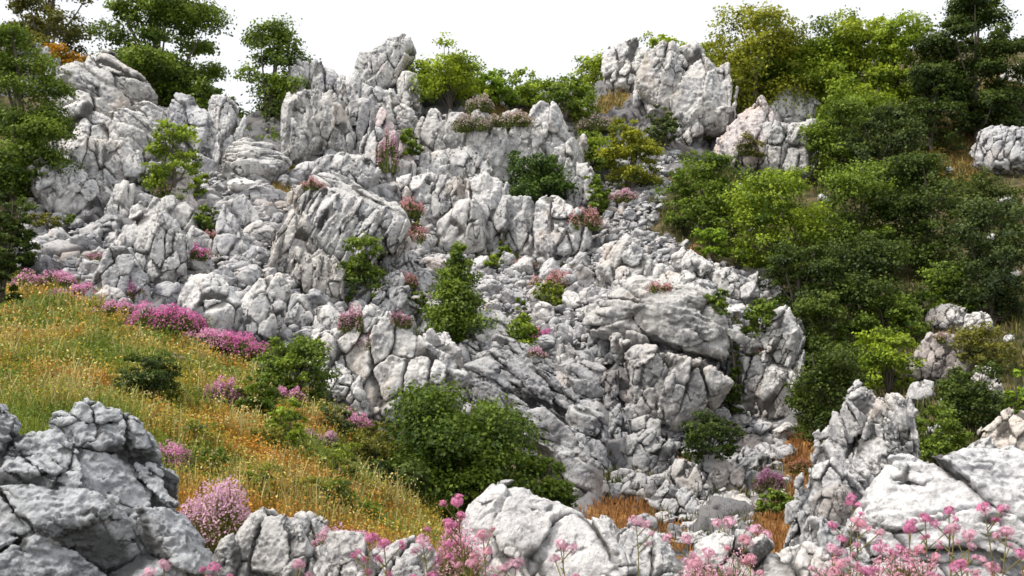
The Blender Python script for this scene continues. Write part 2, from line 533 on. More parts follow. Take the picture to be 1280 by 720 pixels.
def build_terrain():
    xs = np.arange(-46, 46.01, 0.125); ys = np.arange(-4, 80.01, 0.125)
    X, Y = np.meshgrid(xs, ys, indexing='ij')
    Z = height(X, Y)
    P = np.stack([X.ravel(), Y.ravel(), Z.ravel()], -1)
    gx = np.gradient(Z, 0.125, axis=0); gy = np.gradient(Z, 0.125, axis=1)
    N = np.stack([-gx.ravel(), -gy.ravel(), np.ones(gx.size)], -1); N /= np.linalg.norm(N, axis=1, keepdims=True)
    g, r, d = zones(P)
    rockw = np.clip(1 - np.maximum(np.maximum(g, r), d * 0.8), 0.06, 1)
    px, py = project(P)
    vis = (px > -300) & (px < 1580) & (P[:, 1] > 6)
    disp = np.zeros(len(P), f32); cav = np.zeros(len(P), f32)
    a, cv = rock_field(P[vis], 1.3, euler(0.5, 0.2, 0.3), (1, 1, 1.3), 0.75, 1.0, False)
    a2, cv2 = rock_field(P[vis] + 31, 0.55, euler(0.2, 0.6, 0.1), (1, 1, 1), 0.8, 1.2, False)
    a = a + a2; cv = np.maximum(cv, cv2)
    disp[vis] = a; cav[vis] = cv
    P = P + N * (disp * rockw)[:, None] - N * 0.06
    P[:, 2] += 0.10 * fbm(P * 0.6, 3) * (1 - rockw)
    nx, ny = len(xs), len(ys)
    I = np.arange(nx * ny).reshape(nx, ny)
    F = np.stack([I[:-1, :-1], I[1:, :-1], I[1:, 1:], I[:-1, 1:]], -1).reshape(-1, 4)
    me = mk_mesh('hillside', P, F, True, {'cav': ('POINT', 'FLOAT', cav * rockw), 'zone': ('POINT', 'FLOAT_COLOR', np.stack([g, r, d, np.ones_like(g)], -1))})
    tag(link('hillside', me, M_GROUND), kind='structure')

build_terrain()
print('terrain', time.time() - T0)

# ------------------------------------------------------------------ rock outcrops traced as outlines, grown into solid crags
LANDMARKS = []          # (px, py, short name) used to describe the loose boulders
BLOCKED = []            # outlines where no loose boulder goes
ROCK_GROUP = 'limestone crags and boulders of the slope'

def outcrop(poly, label, short=None, lean=64, thick=1.0, rnd=0.13, S=None, an=None, rot=None, tint=(1, 1, 1), Y=None, amp=1.0,
            crack=1.35, vox=1.6, name='limestone_crag', back=1.9, grow=1.0, taper=0.0, q=0.84, cat='rock'):
    poly = [(float(a), float(b)) for a, b in poly]
    p = np.array(poly)
    if grow != 1.0:
        p = (p - p.mean(0)) * grow + p.mean(0); poly = [tuple(a) for a in p]
    if an is None:
        xm, ym = p.mean(0)
        jt = ((xm * 7.1 + ym * 3.3) % 1.0 - .5) * .3
        if ym > 395 and 560 < xm < 740: an, rot = (1.9, .65, 1.1), (0.1, .15, .6 + jt)
        elif ym < 330: an, rot = (.65, 1.6, 1.0), (.15, .1, .12 + jt)
        else: an, rot = (.75, 1.4, 1.0), (.2, .1, .3 + jt)
    if len(poly) and Y is None and p[:, 1].mean() > 395 and p[:, 0].mean() > 560:
        crack = max(crack, 1.8); tint = tuple(np.array(tint) * .9)  # shade of the hollow painted in: low right-hand crags tinted darker
    if rot is None: rot = (.1, .1, .2)
    cx = p[:, 0].mean(); y0, y1 = p[:, 1].min(), p[:, 1].max()
    if Y is None:
        P0 = hit1(cx, y0 + q * (y1 - y0))
    else:
        P0 = at(cx, y0 + q * (y1 - y0), Y)
    az = np.array([P0[0], P0[1], 0.0]); az /= np.linalg.norm(az)
    U = np.array([az[1], -az[0], 0.0]); L = math.radians(lean)
    V = az * math.cos(L) + np.array([0, 0, math.sin(L)])
    W = np.cross(U, V)
    d = ray(p[:, 0], p[:, 1])
    t = (P0 @ W) / (d @ W)
    Q = d * t[:, None] - P0
    uv = np.stack([Q @ U, Q @ V], -1)
    m2px = P0[1] / FPX
    h = vox * m2px
    ar = 0.5 * abs(np.sum(uv[:, 0] * np.roll(uv[:, 1], -1) - np.roll(uv[:, 0], -1) * uv[:, 1]))
    Sm = (S * m2px) if S else 0.52 * math.sqrt(ar)
    pad = 0.42 * Sm * amp + 3 * h
    gu = np.arange(uv[:, 0].min() - pad, uv[:, 0].max() + pad, h)
    gv = np.arange(uv[:, 1].min() - pad, uv[:, 1].max() + pad, h)
    X, Yv = np.meshgrid(gu, gv, indexing='ij')
    D = polydist(X, Yv, [tuple(a) for a in uv])
    mx = D.max(); T = thick * mx; r = min(rnd * mx, 0.9 * T)
    Te = T * (0.66 + 0.34 * np.sqrt(np.clip(D / mx, 0, 1)))
    Tb = T * back; wc = 0.5 * (T - Tb)
    gw = np.arange(-Tb - pad, T + pad, h)
    Wg = gw[None, None, :] - wc + (taper * (Yv - gv[0]))[:, :, None]
    q1 = np.broadcast_to((-D + r)[:, :, None], D.shape + (len(gw),)).astype(f32)
    q2 = (np.abs(Wg) - (Te + 0.5 * (Tb - T) - r)[:, :, None]).astype(f32)
    sd = np.minimum(np.maximum(q1, q2), 0) + np.hypot(np.maximum(q1, 0), np.maximum(q2, 0)) - r
    seed = sum(ord(ch) * (i + 1) for i, ch in enumerate(label)) % 997
    R = euler(*rot)
    K4 = 3
    def rel_at(ii, fine):
        B = np.stack([gu[ii[:, 0]], gv[ii[:, 1]], gw[ii[:, 2]]], -1).astype(f32)
        return rock_field(B + seed * 0.37, Sm, R, an, amp, crack, fine)[0]
    S3 = sd.copy()
    cs = sd[::K4, ::K4, ::K4]
    ci = np.argwhere(np.abs(cs) < pad + K4 * h)
    cval = cs.copy()
    cval[tuple(ci.T)] -= rel_at(ci * K4, False)
    near = np.abs(cval) < 2.0 * K4 * h
    sg = cval < 0
    for ax in range(3):
        sl = [slice(None)] * 3; sr = [slice(None)] * 3
        sl[ax] = slice(0, -1); sr[ax] = slice(1, None)
        dfr = sg[tuple(sl)] != sg[tuple(sr)]
        near[tuple(sl)] |= dfr; near[tuple(sr)] |= dfr
    # grow: a fine voxel is evaluated when any of the corners of its coarse block is near the surface
    fm = np.zeros(sd.shape, bool)
    nn = near.copy()
    for ax in range(3):
        sh = np.zeros_like(nn); sl = [slice(None)] * 3; sr = [slice(None)] * 3
        sl[ax] = slice(0, -1); sr[ax] = slice(1, None)
        sh[tuple(sl)] = nn[tuple(sr)]
        nn = nn | sh
    fm = np.repeat(np.repeat(np.repeat(nn, K4, 0), K4, 1), K4, 2)[:sd.shape[0], :sd.shape[1], :sd.shape[2]]
    cv_ = np.repeat(np.repeat(np.repeat(cval, K4, 0), K4, 1), K4, 2)[:sd.shape[0], :sd.shape[1], :sd.shape[2]]
    S3 = np.where(fm, sd, np.where(np.abs(sd) < pad + K4 * h, cv_, sd))
    ii = np.argwhere(fm)
    S3[fm] = sd[fm] - rel_at(ii, False)
    S3[0] = S3[-1] = h; S3[:, 0] = S3[:, -1] = h; S3[:, :, 0] = S3[:, :, -1] = h
    v, F = biggest_piece(*surface_nets(S3))
    Lc = np.stack([gu[0] + v[:, 0] * h, gv[0] + v[:, 1] * h, gw[0] + v[:, 2] * h], -1)
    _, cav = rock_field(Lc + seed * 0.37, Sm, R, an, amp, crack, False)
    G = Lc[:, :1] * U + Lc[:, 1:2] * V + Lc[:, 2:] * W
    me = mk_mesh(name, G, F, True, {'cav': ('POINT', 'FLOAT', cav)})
    nv = np.zeros(len(G) * 3, f32); me.vertex_normals.foreach_get('vector', nv)
    dfi, _ = rock_field(Lc + seed * 0.37, Sm, R, an, amp, crack, 'only')
    me.vertices.foreach_set('co', (G + nv.reshape(-1, 3) * dfi[:, None]).astype(f32).ravel()); me.update()
    o = link(name, me, M_ROCK, loc=P0, color=tint)
    tag(o, label, cat, ROCK_GROUP)
    BLOCKED.append(poly)
    if short:
        LANDMARKS.append((p[:, 0].mean(), p[:, 1].mean(), short, max(np.ptp(p[:, 0]), np.ptp(p[:, 1])) / 2))
    return o

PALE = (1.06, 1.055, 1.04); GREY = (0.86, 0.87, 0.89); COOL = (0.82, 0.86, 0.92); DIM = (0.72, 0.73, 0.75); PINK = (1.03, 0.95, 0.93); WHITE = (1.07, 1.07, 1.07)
VERT = dict(an=(0.6, 1.8, 1.0), rot=(0, 0, 0.08))
DIAG = dict(an=(2.2, 0.55, 1.2), rot=(0.1, 0.1, 0.65))      # beds falling to the lower right
DIAG2 = dict(an=(2.0, 0.6, 1.0), rot=(0, 0.1, -0.65))
# --- foreground rocks
outcrop([(-60, 470), (-20, 495), (0, 505), (10, 508), (22, 528), (38, 545), (70, 541), (92, 530), (98, 516), (110, 511), (128, 521), (152, 531), (176, 534), (192, 558), (206, 580), (214, 600), (219, 628), (236, 662), (250, 690), (268, 745), (270, 800), (-60, 800)],
        'huge dark bluish grey jagged rock filling the lower left corner', 'jagged corner rock', lean=68, thick=0.55, rnd=0.10, S=62, crack=2.1, grow=.97, tint=(0.98, 1.03, 1.09), Y=4.3, vox=1.8, an=(1.7, 0.9, 1.2), rot=(0.2, 0.1, 0.5), amp=1.3, name='foreground_rock')
outcrop([(265, 760), (276, 700), (300, 670), (315, 655), (335, 647), (355, 652), (372, 663), (388, 684), (402, 704), (408, 760)],
        'cracked cream-white domed rock beside the large pale pink flower mound', 'cracked white dome', Y=5.2, S=48, rnd=0.4, thick=0.9, crack=1.7, tint=WHITE, name='foreground_rock', lean=60)
outcrop([(372, 700), (374, 650), (388, 638), (406, 646), (414, 670), (408, 700)],
        'small pale stone standing behind the cracked cream-white dome', None, Y=6.2, tint=PALE, name='foreground_rock', S=30)
outcrop([(396, 760), (402, 692), (430, 680), (470, 682), (510, 683), (532, 690), (547, 706), (556, 760)],
        'low flat white rock along the bottom edge under pink flowers', None, Y=4.9, tint=WHITE, S=60, name='foreground_rock', lean=50)
outcrop([(500, 800), (545, 715), (562, 698), (575, 665), (585, 640), (612, 615), (640, 608), (662, 610), (672, 621), (700, 628), (732, 640), (757, 660), (778, 692), (800, 730), (815, 800)],
        'broad white domed boulder at the bottom centre below the big shrub', 'broad white dome', Y=5.0, S=95, tint=(1.06, 1.06, 1.07), thick=0.75, rnd=0.4, vox=1.8, an=(0.9, 1.3, 1), rot=(0, 0.2, 0.5), name='foreground_rock', lean=58, amp=0.5, crack=1.3)
outcrop([(752, 780), (764, 700), (772, 672), (790, 661), (815, 672), (836, 692), (850, 726), (856, 780)],
        'rounded white lobe at the right foot of the broad white dome', None, Y=5.1, S=60, tint=WHITE, rnd=0.45, name='foreground_rock', lean=58, amp=0.8)
outcrop([(735, 740), (738, 660), (750, 646), (764, 650), (776, 672), (780, 740)],
        'narrow pale lobe wedged between two rounded white boulders', None, Y=5.25, S=45, tint=PALE, rnd=0.45, name='foreground_rock', lean=60)
outcrop([(846, 780), (856, 710), (870, 690), (890, 677), (916, 683), (935, 696), (960, 690), (992, 693), (1012, 690), (1032, 700), (1052, 726), (1060, 780)],
        'low white rock ridge at the bottom among tall pink flowers', 'low white rock ridge', Y=4.4, S=60, tint=WHITE, name='foreground_rock', lean=55)
outcrop([(1072, 800), (1078, 690), (1084, 640), (1096, 605), (1108, 574), (1130, 567), (1160, 574), (1192, 586), (1232, 580), (1282, 582), (1340, 592), (1360, 800)],
        'large flat-topped white rock with dark front at the lower right corner', 'flat-topped white rock', Y=5.3, S=85, tint=(1.04, 1.05, 1.08), thick=0.6, rnd=0.16, crack=1.5, vox=1.8, an=(2.0, 0.9, 1.3), rot=(0.1, 0.1, 0.12), name='foreground_rock', lean=62)
# --- tilted column group, lower right
K = dict(name='limestone_crag', lean=74)
outcrop([(1028, 602), (1018, 580), (1030, 545), (1048, 518), (1063, 494), (1074, 484), (1090, 490), (1095, 502), (1080, 530), (1068, 560), (1056, 600)],
        'left slab of the leaning split rock column, rounded knob on top', 'split column slab', Y=13.2, S=34, an=(0.7, 1.7, 1), rot=(0, 0, -0.5), **K)
outcrop([(1056, 610), (1066, 570), (1080, 535), (1096, 502), (1110, 492), (1135, 499), (1145, 520), (1143, 560), (1125, 585), (1105, 620), (1080, 640), (1060, 635)],
        'right slab of the leaning split rock column with deep dark cracks', 'cracked leaning column', Y=13.0, S=40, an=(0.6, 1.5, 1), rot=(0, 0, -0.45), crack=1.6, **K)
outcrop([(1000, 640), (1008, 610), (1018, 585), (1040, 580), (1060, 600), (1075, 625), (1070, 650), (1040, 655), (1010, 655)],
        'blocky broken ledge under the leaning split column', None, Y=12.8, S=28, crack=1.5, **K)
outcrop([(1010, 652), (1014, 625), (1030, 608), (1048, 604), (1062, 616), (1066, 645), (1050, 660), (1025, 660)],
        'smooth rounded grey boulder at the foot of the leaning split column', 'smooth round boulder', Y=12.2, rnd=0.6, amp=0.6, tint=GREY, **K)
outcrop([(994, 720), (998, 660), (1010, 642), (1030, 660), (1060, 665), (1085, 640), (1100, 660), (1095, 720)],
        'dark seamed base rock beneath the smooth rounded boulder', None, Y=11.8, S=40, tint=GREY, **K)
outcrop([(985, 690), (988, 640), (996, 610), (1004, 600), (1010, 625), (1004, 690)], 'thin upright grey slab left of the smooth rounded boulder', None, Y=12.6, tint=GREY, S=24, **K)

# --- crags of the slope: (outline, label, short name or None, options)
CRAGS = [
 # left ridge
 ([(72, 155), (78, 100), (92, 88), (106, 97), (113, 90), (119, 100), (125, 84), (138, 85), (160, 104), (182, 118), (192, 134), (166, 147), (150, 162), (110, 170), (82, 185)], 'jagged pale crag on the left skyline below the orange bush', 'jagged skyline crag', dict(S=32, tint=PALE, **DIAG)),
 ([(60, 100), (52, 72), (48, 60), (60, 58), (72, 78), (82, 100), (78, 118)], 'grey rock rib half hidden beside the dark edge tree', None, dict(tint=GREY)),
 ([(86, 150), (100, 145), (121, 151), (139, 172), (141, 187), (122, 202), (102, 206), (84, 196)], 'square pale block under the jagged skyline crag', 'square pale block', dict(tint=PALE)),
 ([(146, 162), (164, 147), (186, 145), (201, 157), (209, 175), (205, 193), (180, 201), (160, 206), (143, 192)], 'tilted slab with slanting cracks under the jagged skyline crag', 'tilted cracked slab', dict(tint=PALE, S=22, **DIAG)),
 ([(215, 146), (222, 133), (240, 135), (256, 150), (270, 164), (262, 190), (262, 213), (250, 195), (235, 180), (219, 168)], 'smooth grey slab above the loose green shrub', 'smooth grey slab', dict(tint=GREY, amp=0.8)),
 ([(262, 195), (266, 160), (264, 137), (280, 133), (293, 145), (301, 166), (309, 185), (291, 196), (281, 216), (266, 214)], 'upright rock horn on the saddle beside dark trees', 'upright rock horn', dict(S=26, **VERT)),
 ([(285, 216), (290, 200), (310, 189), (326, 197), (346, 205), (357, 216), (340, 227), (300, 230)], 'stacked flat ledges on the saddle below the dark trees', 'flat saddle ledges', dict(S=20, tint=PALE, an=(2.2, 0.5, 1.2), rot=(0, 0, 0.1), lean=50)),
 ([(40, 226), (54, 217), (75, 214), (96, 225), (121, 241), (119, 266), (80, 272), (48, 252)], 'rough grey hump near the foot of the dark edge tree', 'rough grey hump', dict(S=24)),
 ([(93, 206), (120, 194), (150, 194), (171, 206), (173, 231), (150, 242), (118, 242)], 'wide rounded outcrop under the tilted cracked slab', 'wide rounded outcrop', dict(tint=PALE, S=26)),
 # left middle
 ([(150, 332), (158, 300), (184, 284), (211, 294), (229, 315), (226, 346), (200, 362), (168, 352)], 'big rugged hump of fissured rock left of the magenta cushion', 'big rugged hump', dict(S=28)),
 ([(126, 348), (138, 320), (160, 324), (176, 350), (182, 382), (150, 384)], 'weathered grey rock above the white pebble-like boulder', 'weathered grey rock', dict(S=24, tint=GREY)),
 ([(186, 278), (195, 257), (220, 257), (241, 275), (243, 297), (225, 288), (200, 287)], 'smooth-faced block above the magenta cushion', 'smooth-faced block', dict(amp=0.7, tint=PALE)),
 ([(203, 234), (212, 221), (236, 230), (243, 250), (244, 288), (224, 272)], 'pinkish-topped upright block below the loose green shrub', 'pinkish upright block', dict(tint=PINK, amp=0.7)),
 ([(132, 267), (145, 239), (166, 239), (163, 272), (145, 278)], 'slim upright stone below the wide rounded outcrop', None, dict(amp=0.7)),
 ([(160, 280), (164, 262), (176, 256), (184, 266), (180, 282)], 'round pale stone beside the smooth-faced block', None, dict(rnd=.5, amp=.6)),
 ([(263, 320), (274, 285), (280, 264), (296, 285), (304, 313), (291, 322)], 'grey triangular fin pointing up in the scree', 'triangular fin', dict(amp=0.6, tint=GREY, thick=0.8)),
 ([(290, 259), (305, 249), (321, 268), (324, 286), (308, 287)], 'bright angular boulder at the tip of the triangular fin', None, dict(amp=0.6, tint=WHITE)),
 ([(120, 372), (134, 361), (150, 365), (161, 378), (152, 387), (130, 385)], 'smooth white boulder set in the pink flower band', 'smooth white boulder', dict(rnd=.6, amp=.45, tint=WHITE)),
 ([(230, 374), (239, 358), (262, 356), (286, 371), (299, 392), (291, 407), (262, 414), (238, 401)], 'large white-topped boulder above the pink flower band', 'large white-topped boulder', dict(rnd=.5, amp=.6, tint=WHITE, lean=55)),
 ([(300, 391), (309, 374), (325, 357), (346, 351), (360, 362), (351, 379), (330, 387), (315, 398)], 'pale angular boulder leaning against the large white-topped one', 'pale angular boulder', dict(amp=.7, tint=PALE)),
 ([(303, 417), (319, 384), (335, 374), (352, 388), (350, 411), (325, 427)], 'dark-footed wedge boulder just above the dark bush', 'wedge boulder', dict(amp=.7)),
 ([(358, 402), (368, 374), (381, 377), (390, 402), (378, 413)], 'small pointed stone above the dark bush by the meadow', None, dict(amp=.7)),
 # central skyline crag
 ([(360, 133), (361, 96), (369, 84), (395, 81), (420, 90), (434, 106), (429, 122), (414, 131), (395, 125), (384, 122)], 'smooth white square-topped head of the central skyline crag', 'white crag head', dict(S=34, tint=WHITE, q=0.8, lean=74)),
 ([(354, 206), (357, 172), (360, 146), (366, 131), (392, 124), (420, 127), (437, 160), (442, 192), (430, 202), (405, 192), (384, 202), (366, 210)], 'fissured wall below the white crag head beside the dark tree', 'fissured crag wall', dict(S=30, tint=PALE, lean=76, **VERT)),
 ([(423, 131), (430, 108), (446, 98), (461, 118), (476, 124), (481, 146), (467, 165), (462, 200), (446, 192), (434, 160)], 'rounded grey buttress in the middle of the skyline crag', 'rounded buttress', dict(S=28, lean=74, **VERT)),
 ([(440, 106), (452, 77), (478, 62), (490, 57), (513, 54), (518, 70), (502, 82), (496, 106), (480, 112), (460, 120)], 'broken whitish pinnacle at the highest point of the central skyline', 'broken pinnacle', dict(S=22, tint=WHITE, lean=72)),
 ([(493, 106), (503, 94), (520, 97), (526, 115), (524, 136), (505, 140), (496, 122)], 'smooth round-shouldered block beside the bright green skyline bush', 'round-shouldered block', dict(amp=.6, tint=PALE, lean=72)),
 ([(473, 120), (490, 119), (498, 135), (521, 146), (508, 162), (489, 157), (474, 151)], 'pale knob under the round-shouldered block', None, dict(tint=PALE)),
 ([(456, 224), (456, 182), (467, 169), (482, 174), (492, 195), (513, 211), (512, 224), (482, 228)], 'tall smooth pillar at the foot of the rounded buttress', 'tall smooth pillar', dict(lean=76, amp=.8, **VERT)),
 ([(482, 150), (500, 169), (517, 205), (508, 226), (487, 202), (473, 170)], 'pink-stained slanting slab beside the tall smooth pillar', 'pink-stained slab', dict(tint=(1.05, .92, .92), lean=72)),
 ([(388, 240), (400, 215), (425, 205), (455, 208), (470, 225), (455, 240), (420, 232)], 'crumbling grey shelf at the foot of the fissured crag wall', None, dict(S=16, lean=55)),
 # centre top
 ([(526, 172), (530, 158), (541, 146), (561, 145), (581, 157), (590, 181), (577, 193), (555, 199), (530, 198)], 'squarish pale tower block below the bright green skyline bush', 'pale tower block', dict(S=30, tint=PALE, lean=78, **VERT)),
 ([(526, 240), (528, 200), (552, 194), (563, 206), (555, 240)], 'smooth cream pillar under the pale tower block', 'cream pillar', dict(tint=PALE, lean=76, amp=.7)),
 ([(555, 235), (560, 205), (585, 198), (606, 212), (612, 232), (580, 238)], 'rubbly ledge between the cream pillar and the dark round bush', None, dict(S=16, lean=55)),
 ([(602, 196), (607, 170), (635, 161), (661, 164), (666, 149), (673, 144), (691, 149), (702, 166), (714, 190), (720, 216), (716, 243), (700, 238), (660, 238), (638, 218), (604, 220)], 'wide white wall behind the dark round bush', 'wide white wall', dict(S=40, tint=PALE, lean=76, thick=.7)),
 ([(697, 196), (712, 188), (720, 214), (737, 218), (738, 250), (722, 262), (705, 242)], 'narrow white pillar beside the dark round bush', 'narrow white pillar', dict(tint=PALE, lean=76, **VERT)),
 ([(543, 278), (545, 249), (551, 229), (576, 227), (592, 245), (590, 271), (566, 283)], 'fluted grey column under the cream pillar', 'fluted grey column', dict(S=22, lean=78, **VERT)),
 ([(589, 262), (591, 234), (610, 229), (630, 240), (630, 270), (622, 312), (606, 313), (598, 280)], 'tall twin-faced column right of the fluted grey one', 'twin-faced column', dict(S=24, lean=78, **VERT)),
 ([(550, 316), (554, 284), (575, 261), (589, 257), (602, 275), (607, 296), (606, 318)], 'smooth pale dome leaning against the fluted columns', 'smooth pale dome', dict(rnd=.5, amp=.55, tint=PALE, lean=72)),
 ([(626, 275), (634, 257), (661, 257), (667, 285), (670, 312), (640, 322), (630, 302)], 'square-cut block under the dark round bush', 'square-cut block', dict(lean=74, S=30)),
 ([(658, 262), (700, 254), (716, 270), (738, 290), (740, 318), (722, 328), (690, 333), (667, 320), (661, 290)], 'broad sloping wall between the dark round bush and the gully', 'broad sloping wall', dict(grow=.98, S=34, lean=66)),
 ([(500, 240), (515, 228), (540, 232), (545, 252), (530, 262), (508, 258)], 'mottled block above the salmon flower cushion', None, dict()),
 # diagonal slab group
 ([(376, 256), (395, 247), (420, 257), (446, 269), (476, 279), (502, 292), (487, 312), (470, 312), (457, 327), (441, 352), (425, 332), (404, 321), (391, 300), (383, 280)], 'great slanting slab with parallel diagonal furrows beside a green bush', 'furrowed slab', dict(S=26, crack=1.5, an=(0.35, 2.2, 1.0), rot=(0, 0, 0.45), thick=.8)),
 ([(343, 342), (350, 300), (370, 279), (386, 284), (397, 320), (412, 336), (396, 352), (370, 347)], 'leaning brownish pillar at the foot of the furrowed slab', 'brownish pillar', dict(S=26, tint=(.98, .95, .91), lean=74, an=(.5, 2, 1), rot=(0, 0, .3))),
 ([(369, 350), (376, 319), (395, 329), (415, 324), (428, 345), (424, 373), (400, 368)], 'ribbed beige block below the furrowed slab', 'ribbed beige block', dict(S=18, tint=(.96, .93, .88), lean=74, **VERT)),
 ([(398, 234), (420, 227), (450, 244), (480, 261), (503, 268), (497, 282), (470, 277), (440, 264), (404, 247)], 'long slanting ledge above the furrowed slab', 'long slanting ledge', dict(S=20, lean=52, **DIAG)),
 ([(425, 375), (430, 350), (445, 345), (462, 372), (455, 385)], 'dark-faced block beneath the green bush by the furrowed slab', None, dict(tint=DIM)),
 ([(477, 334), (494, 319), (511, 324), (514, 346), (496, 352)], 'pitted pale rock between the salmon flowers', None, dict(S=14)),
 ([(462, 384), (484, 364), (506, 371), (514, 391), (500, 403), (473, 401)], 'round grey boulder beside the narrow dark bush', None, dict(tint=GREY, rnd=.5)),
 ([(478, 364), (481, 350), (497, 343), (505, 354), (498, 363)], 'bright white chip of rock right of the green slab bush', None, dict(tint=WHITE, amp=.6)),
 # lower middle
 ([(398, 452), (409, 438), (440, 424), (450, 404), (471, 404), (492, 419), (517, 440), (532, 460), (562, 480), (547, 494), (520, 505), (490, 527), (470, 525), (458, 505), (453, 480), (430, 465)], 'pale smooth-faced wall between the dark bush and the big shrub', 'smooth-faced wall', dict(S=42, lean=66, amp=.8, tint=PALE)),
 ([(408, 473), (413, 444), (450, 454), (460, 497), (440, 493)], 'row of upright grey slabs behind the meadow bush', 'upright grey slabs', dict(S=18, lean=76, crack=1.6, **VERT)),
 ([(392, 467), (415, 460), (440, 474), (455, 500), (447, 508), (419, 498)], 'sloping white-topped step at the meadow edge', None, dict(tint=PALE, lean=50)),
 ([(392, 408), (395, 391), (412, 386), (427, 399), (433, 415), (421, 427), (399, 423)], 'egg-shaped pale boulder above the upright grey slabs', 'egg-shaped boulder', dict(rnd=.6, amp=.45, tint=PALE)),
 ([(518, 447), (539, 424), (560, 438), (571, 456), (567, 473), (545, 475), (524, 467)], 'blunt pale block above the big shrub crown', 'blunt pale block', dict()),
 ([(536, 425), (556, 424), (578, 450), (570, 468)], 'thin wedge beside the blunt pale block', None, dict()),
 # centre right diagonal ribs
 ([(583, 452), (588, 430), (580, 411), (610, 401), (627, 410), (634, 430), (651, 438), (642, 447), (615, 442), (600, 458)], 'pale jointed rib below the narrow dark bush', 'pale jointed rib', dict(S=24, **DIAG)),
 ([(618, 462), (629, 438), (660, 449), (686, 474), (712, 505), (710, 528), (690, 522), (660, 512), (638, 502)], 'long grey rib falling diagonally toward the gully', 'long diagonal rib', dict(S=30, tint=GREY, **DIAG)),
 ([(637, 442), (665, 438), (693, 470), (673, 478)], 'narrow upper rib lying above the long diagonal one', None, dict(tint=GREY, S=22, **DIAG)),
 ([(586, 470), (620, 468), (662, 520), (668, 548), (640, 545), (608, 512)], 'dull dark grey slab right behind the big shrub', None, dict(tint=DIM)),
 ([(662, 548), (666, 525), (685, 521), (706, 534), (727, 550), (737, 580), (738, 616), (714, 618), (703, 582), (688, 562)], 'smooth arched grey slab at the right of the big shrub', 'smooth arched slab', dict(tint=GREY, S=46, amp=.7, rnd=.4, lean=70)),
 ([(712, 522), (724, 509), (753, 519), (759, 550), (761, 592), (746, 604), (734, 572), (718, 542)], 'tall grey slab standing behind the arched one', 'tall grey slab', dict(grow=.98, tint=GREY, S=36, lean=76, amp=.8)),
 ([(713, 458), (730, 451), (757, 464), (758, 502), (735, 511), (717, 497)], 'squat grey block above the tall grey slab', 'squat grey block', dict(grow=.98, tint=GREY, lean=72)),
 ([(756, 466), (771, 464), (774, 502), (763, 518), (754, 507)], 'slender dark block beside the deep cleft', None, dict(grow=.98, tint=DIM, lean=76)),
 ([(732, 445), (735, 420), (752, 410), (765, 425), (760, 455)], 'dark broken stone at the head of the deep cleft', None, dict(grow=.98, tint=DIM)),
 # right wall
 ([(752, 343), (758, 315), (780, 304), (801, 317), (811, 345), (796, 363), (770, 363)], 'rounded pale block above the main wall', 'rounded pale block', dict(grow=.98, S=30, tint=PALE)),
 ([(843, 326), (855, 314), (871, 324), (888, 330), (874, 348), (850, 338)], 'pale wedge of rock under the hillside bushes', 'pale wedge', dict(tint=PALE)),
 ([(752, 414), (769, 390), (800, 364), (830, 369), (856, 374), (882, 389), (897, 415), (896, 453), (850, 442), (800, 427), (760, 420)], 'upper half of the main wall above the long dark crack', 'upper main wall', dict(S=52, lean=72, thick=1.3, crack=1.9, tint=PALE, an=(1.8, .7, 1.1), rot=(0, 0, .25))),
 ([(776, 430), (800, 434), (850, 449), (892, 458), (909, 482), (894, 513), (870, 524), (850, 534), (820, 529), (794, 524), (788, 490), (784, 458)], 'bulging lower half of the main wall under the long dark crack', 'lower main wall', dict(grow=.98, S=46, lean=82, thick=1.2, tint=(.95, .93, .91), rot=(0.3, .2, .25))),
 ([(888, 396), (906, 394), (921, 420), (921, 452), (908, 490), (897, 462), (892, 440)], 'dark mottled strip at the right end of the main wall', None, dict(grow=.98, tint=DIM, lean=78)),  # tint paints the shade on this end turned from the sun
 ([(815, 365), (838, 352), (858, 352), (884, 371), (872, 384), (845, 372)], 'sloping ledge beside the pale wedge above the main wall', None, dict(tint=PALE, lean=50, S=18)),
 ([(927, 526), (927, 450), (938, 430), (960, 419), (972, 392), (988, 385), (1000, 418), (994, 450), (997, 492), (987, 526), (960, 538)], 'isolated pale pillar with a dark pink cushion near its top', 'isolated pale pillar', dict(grow=.98, S=34, lean=82, tint=PALE)),
 ([(893, 347), (914, 338), (926, 358), (942, 348), (945, 371), (922, 378), (900, 368)], 'cluster of pale knobs beside a small bush above the wall', None, dict(S=16, tint=PALE)),
 # hollow bottom
 ([(785, 553), (789, 530), (810, 524), (824, 530), (822, 547), (800, 551)], 'white-topped boulder at the foot of the main wall', 'white-topped foot boulder', dict(tint=PALE, amp=.6)),
 ([(787, 584), (787, 549), (815, 545), (837, 560), (833, 588), (810, 594)], 'stacked grey block under the white-topped foot boulder', 'stacked grey block', dict(tint=GREY, lean=76, S=20)),
 ([(765, 548), (760, 520), (775, 515), (786, 545), (780, 570)], 'dark stone jammed in the bottom of the deep cleft', None, dict(tint=DIM)),
 ([(838, 594), (846, 579), (865, 584), (884, 610), (879, 629), (860, 624)], 'angular white boulder lying in the hollow', 'angular white hollow boulder', dict(tint=WHITE, amp=.6)),
 ([(868, 584), (890, 574), (921, 589), (927, 612), (890, 618)], 'flat-faced grey boulder in the hollow under the hanging bush', 'flat-faced hollow boulder', dict(tint=GREY, S=20)),
 ([(918, 577), (935, 561), (957, 575), (952, 592), (930, 595)], 'round grey boulder below the pillar scree', 'round scree boulder', dict(tint=GREY, rnd=.5)),
 ([(812, 628), (840, 611), (867, 625), (873, 642), (840, 645)], 'flat slab lying across the floor of the hollow', 'flat hollow slab', dict(lean=45, tint=GREY, thick=.6)),
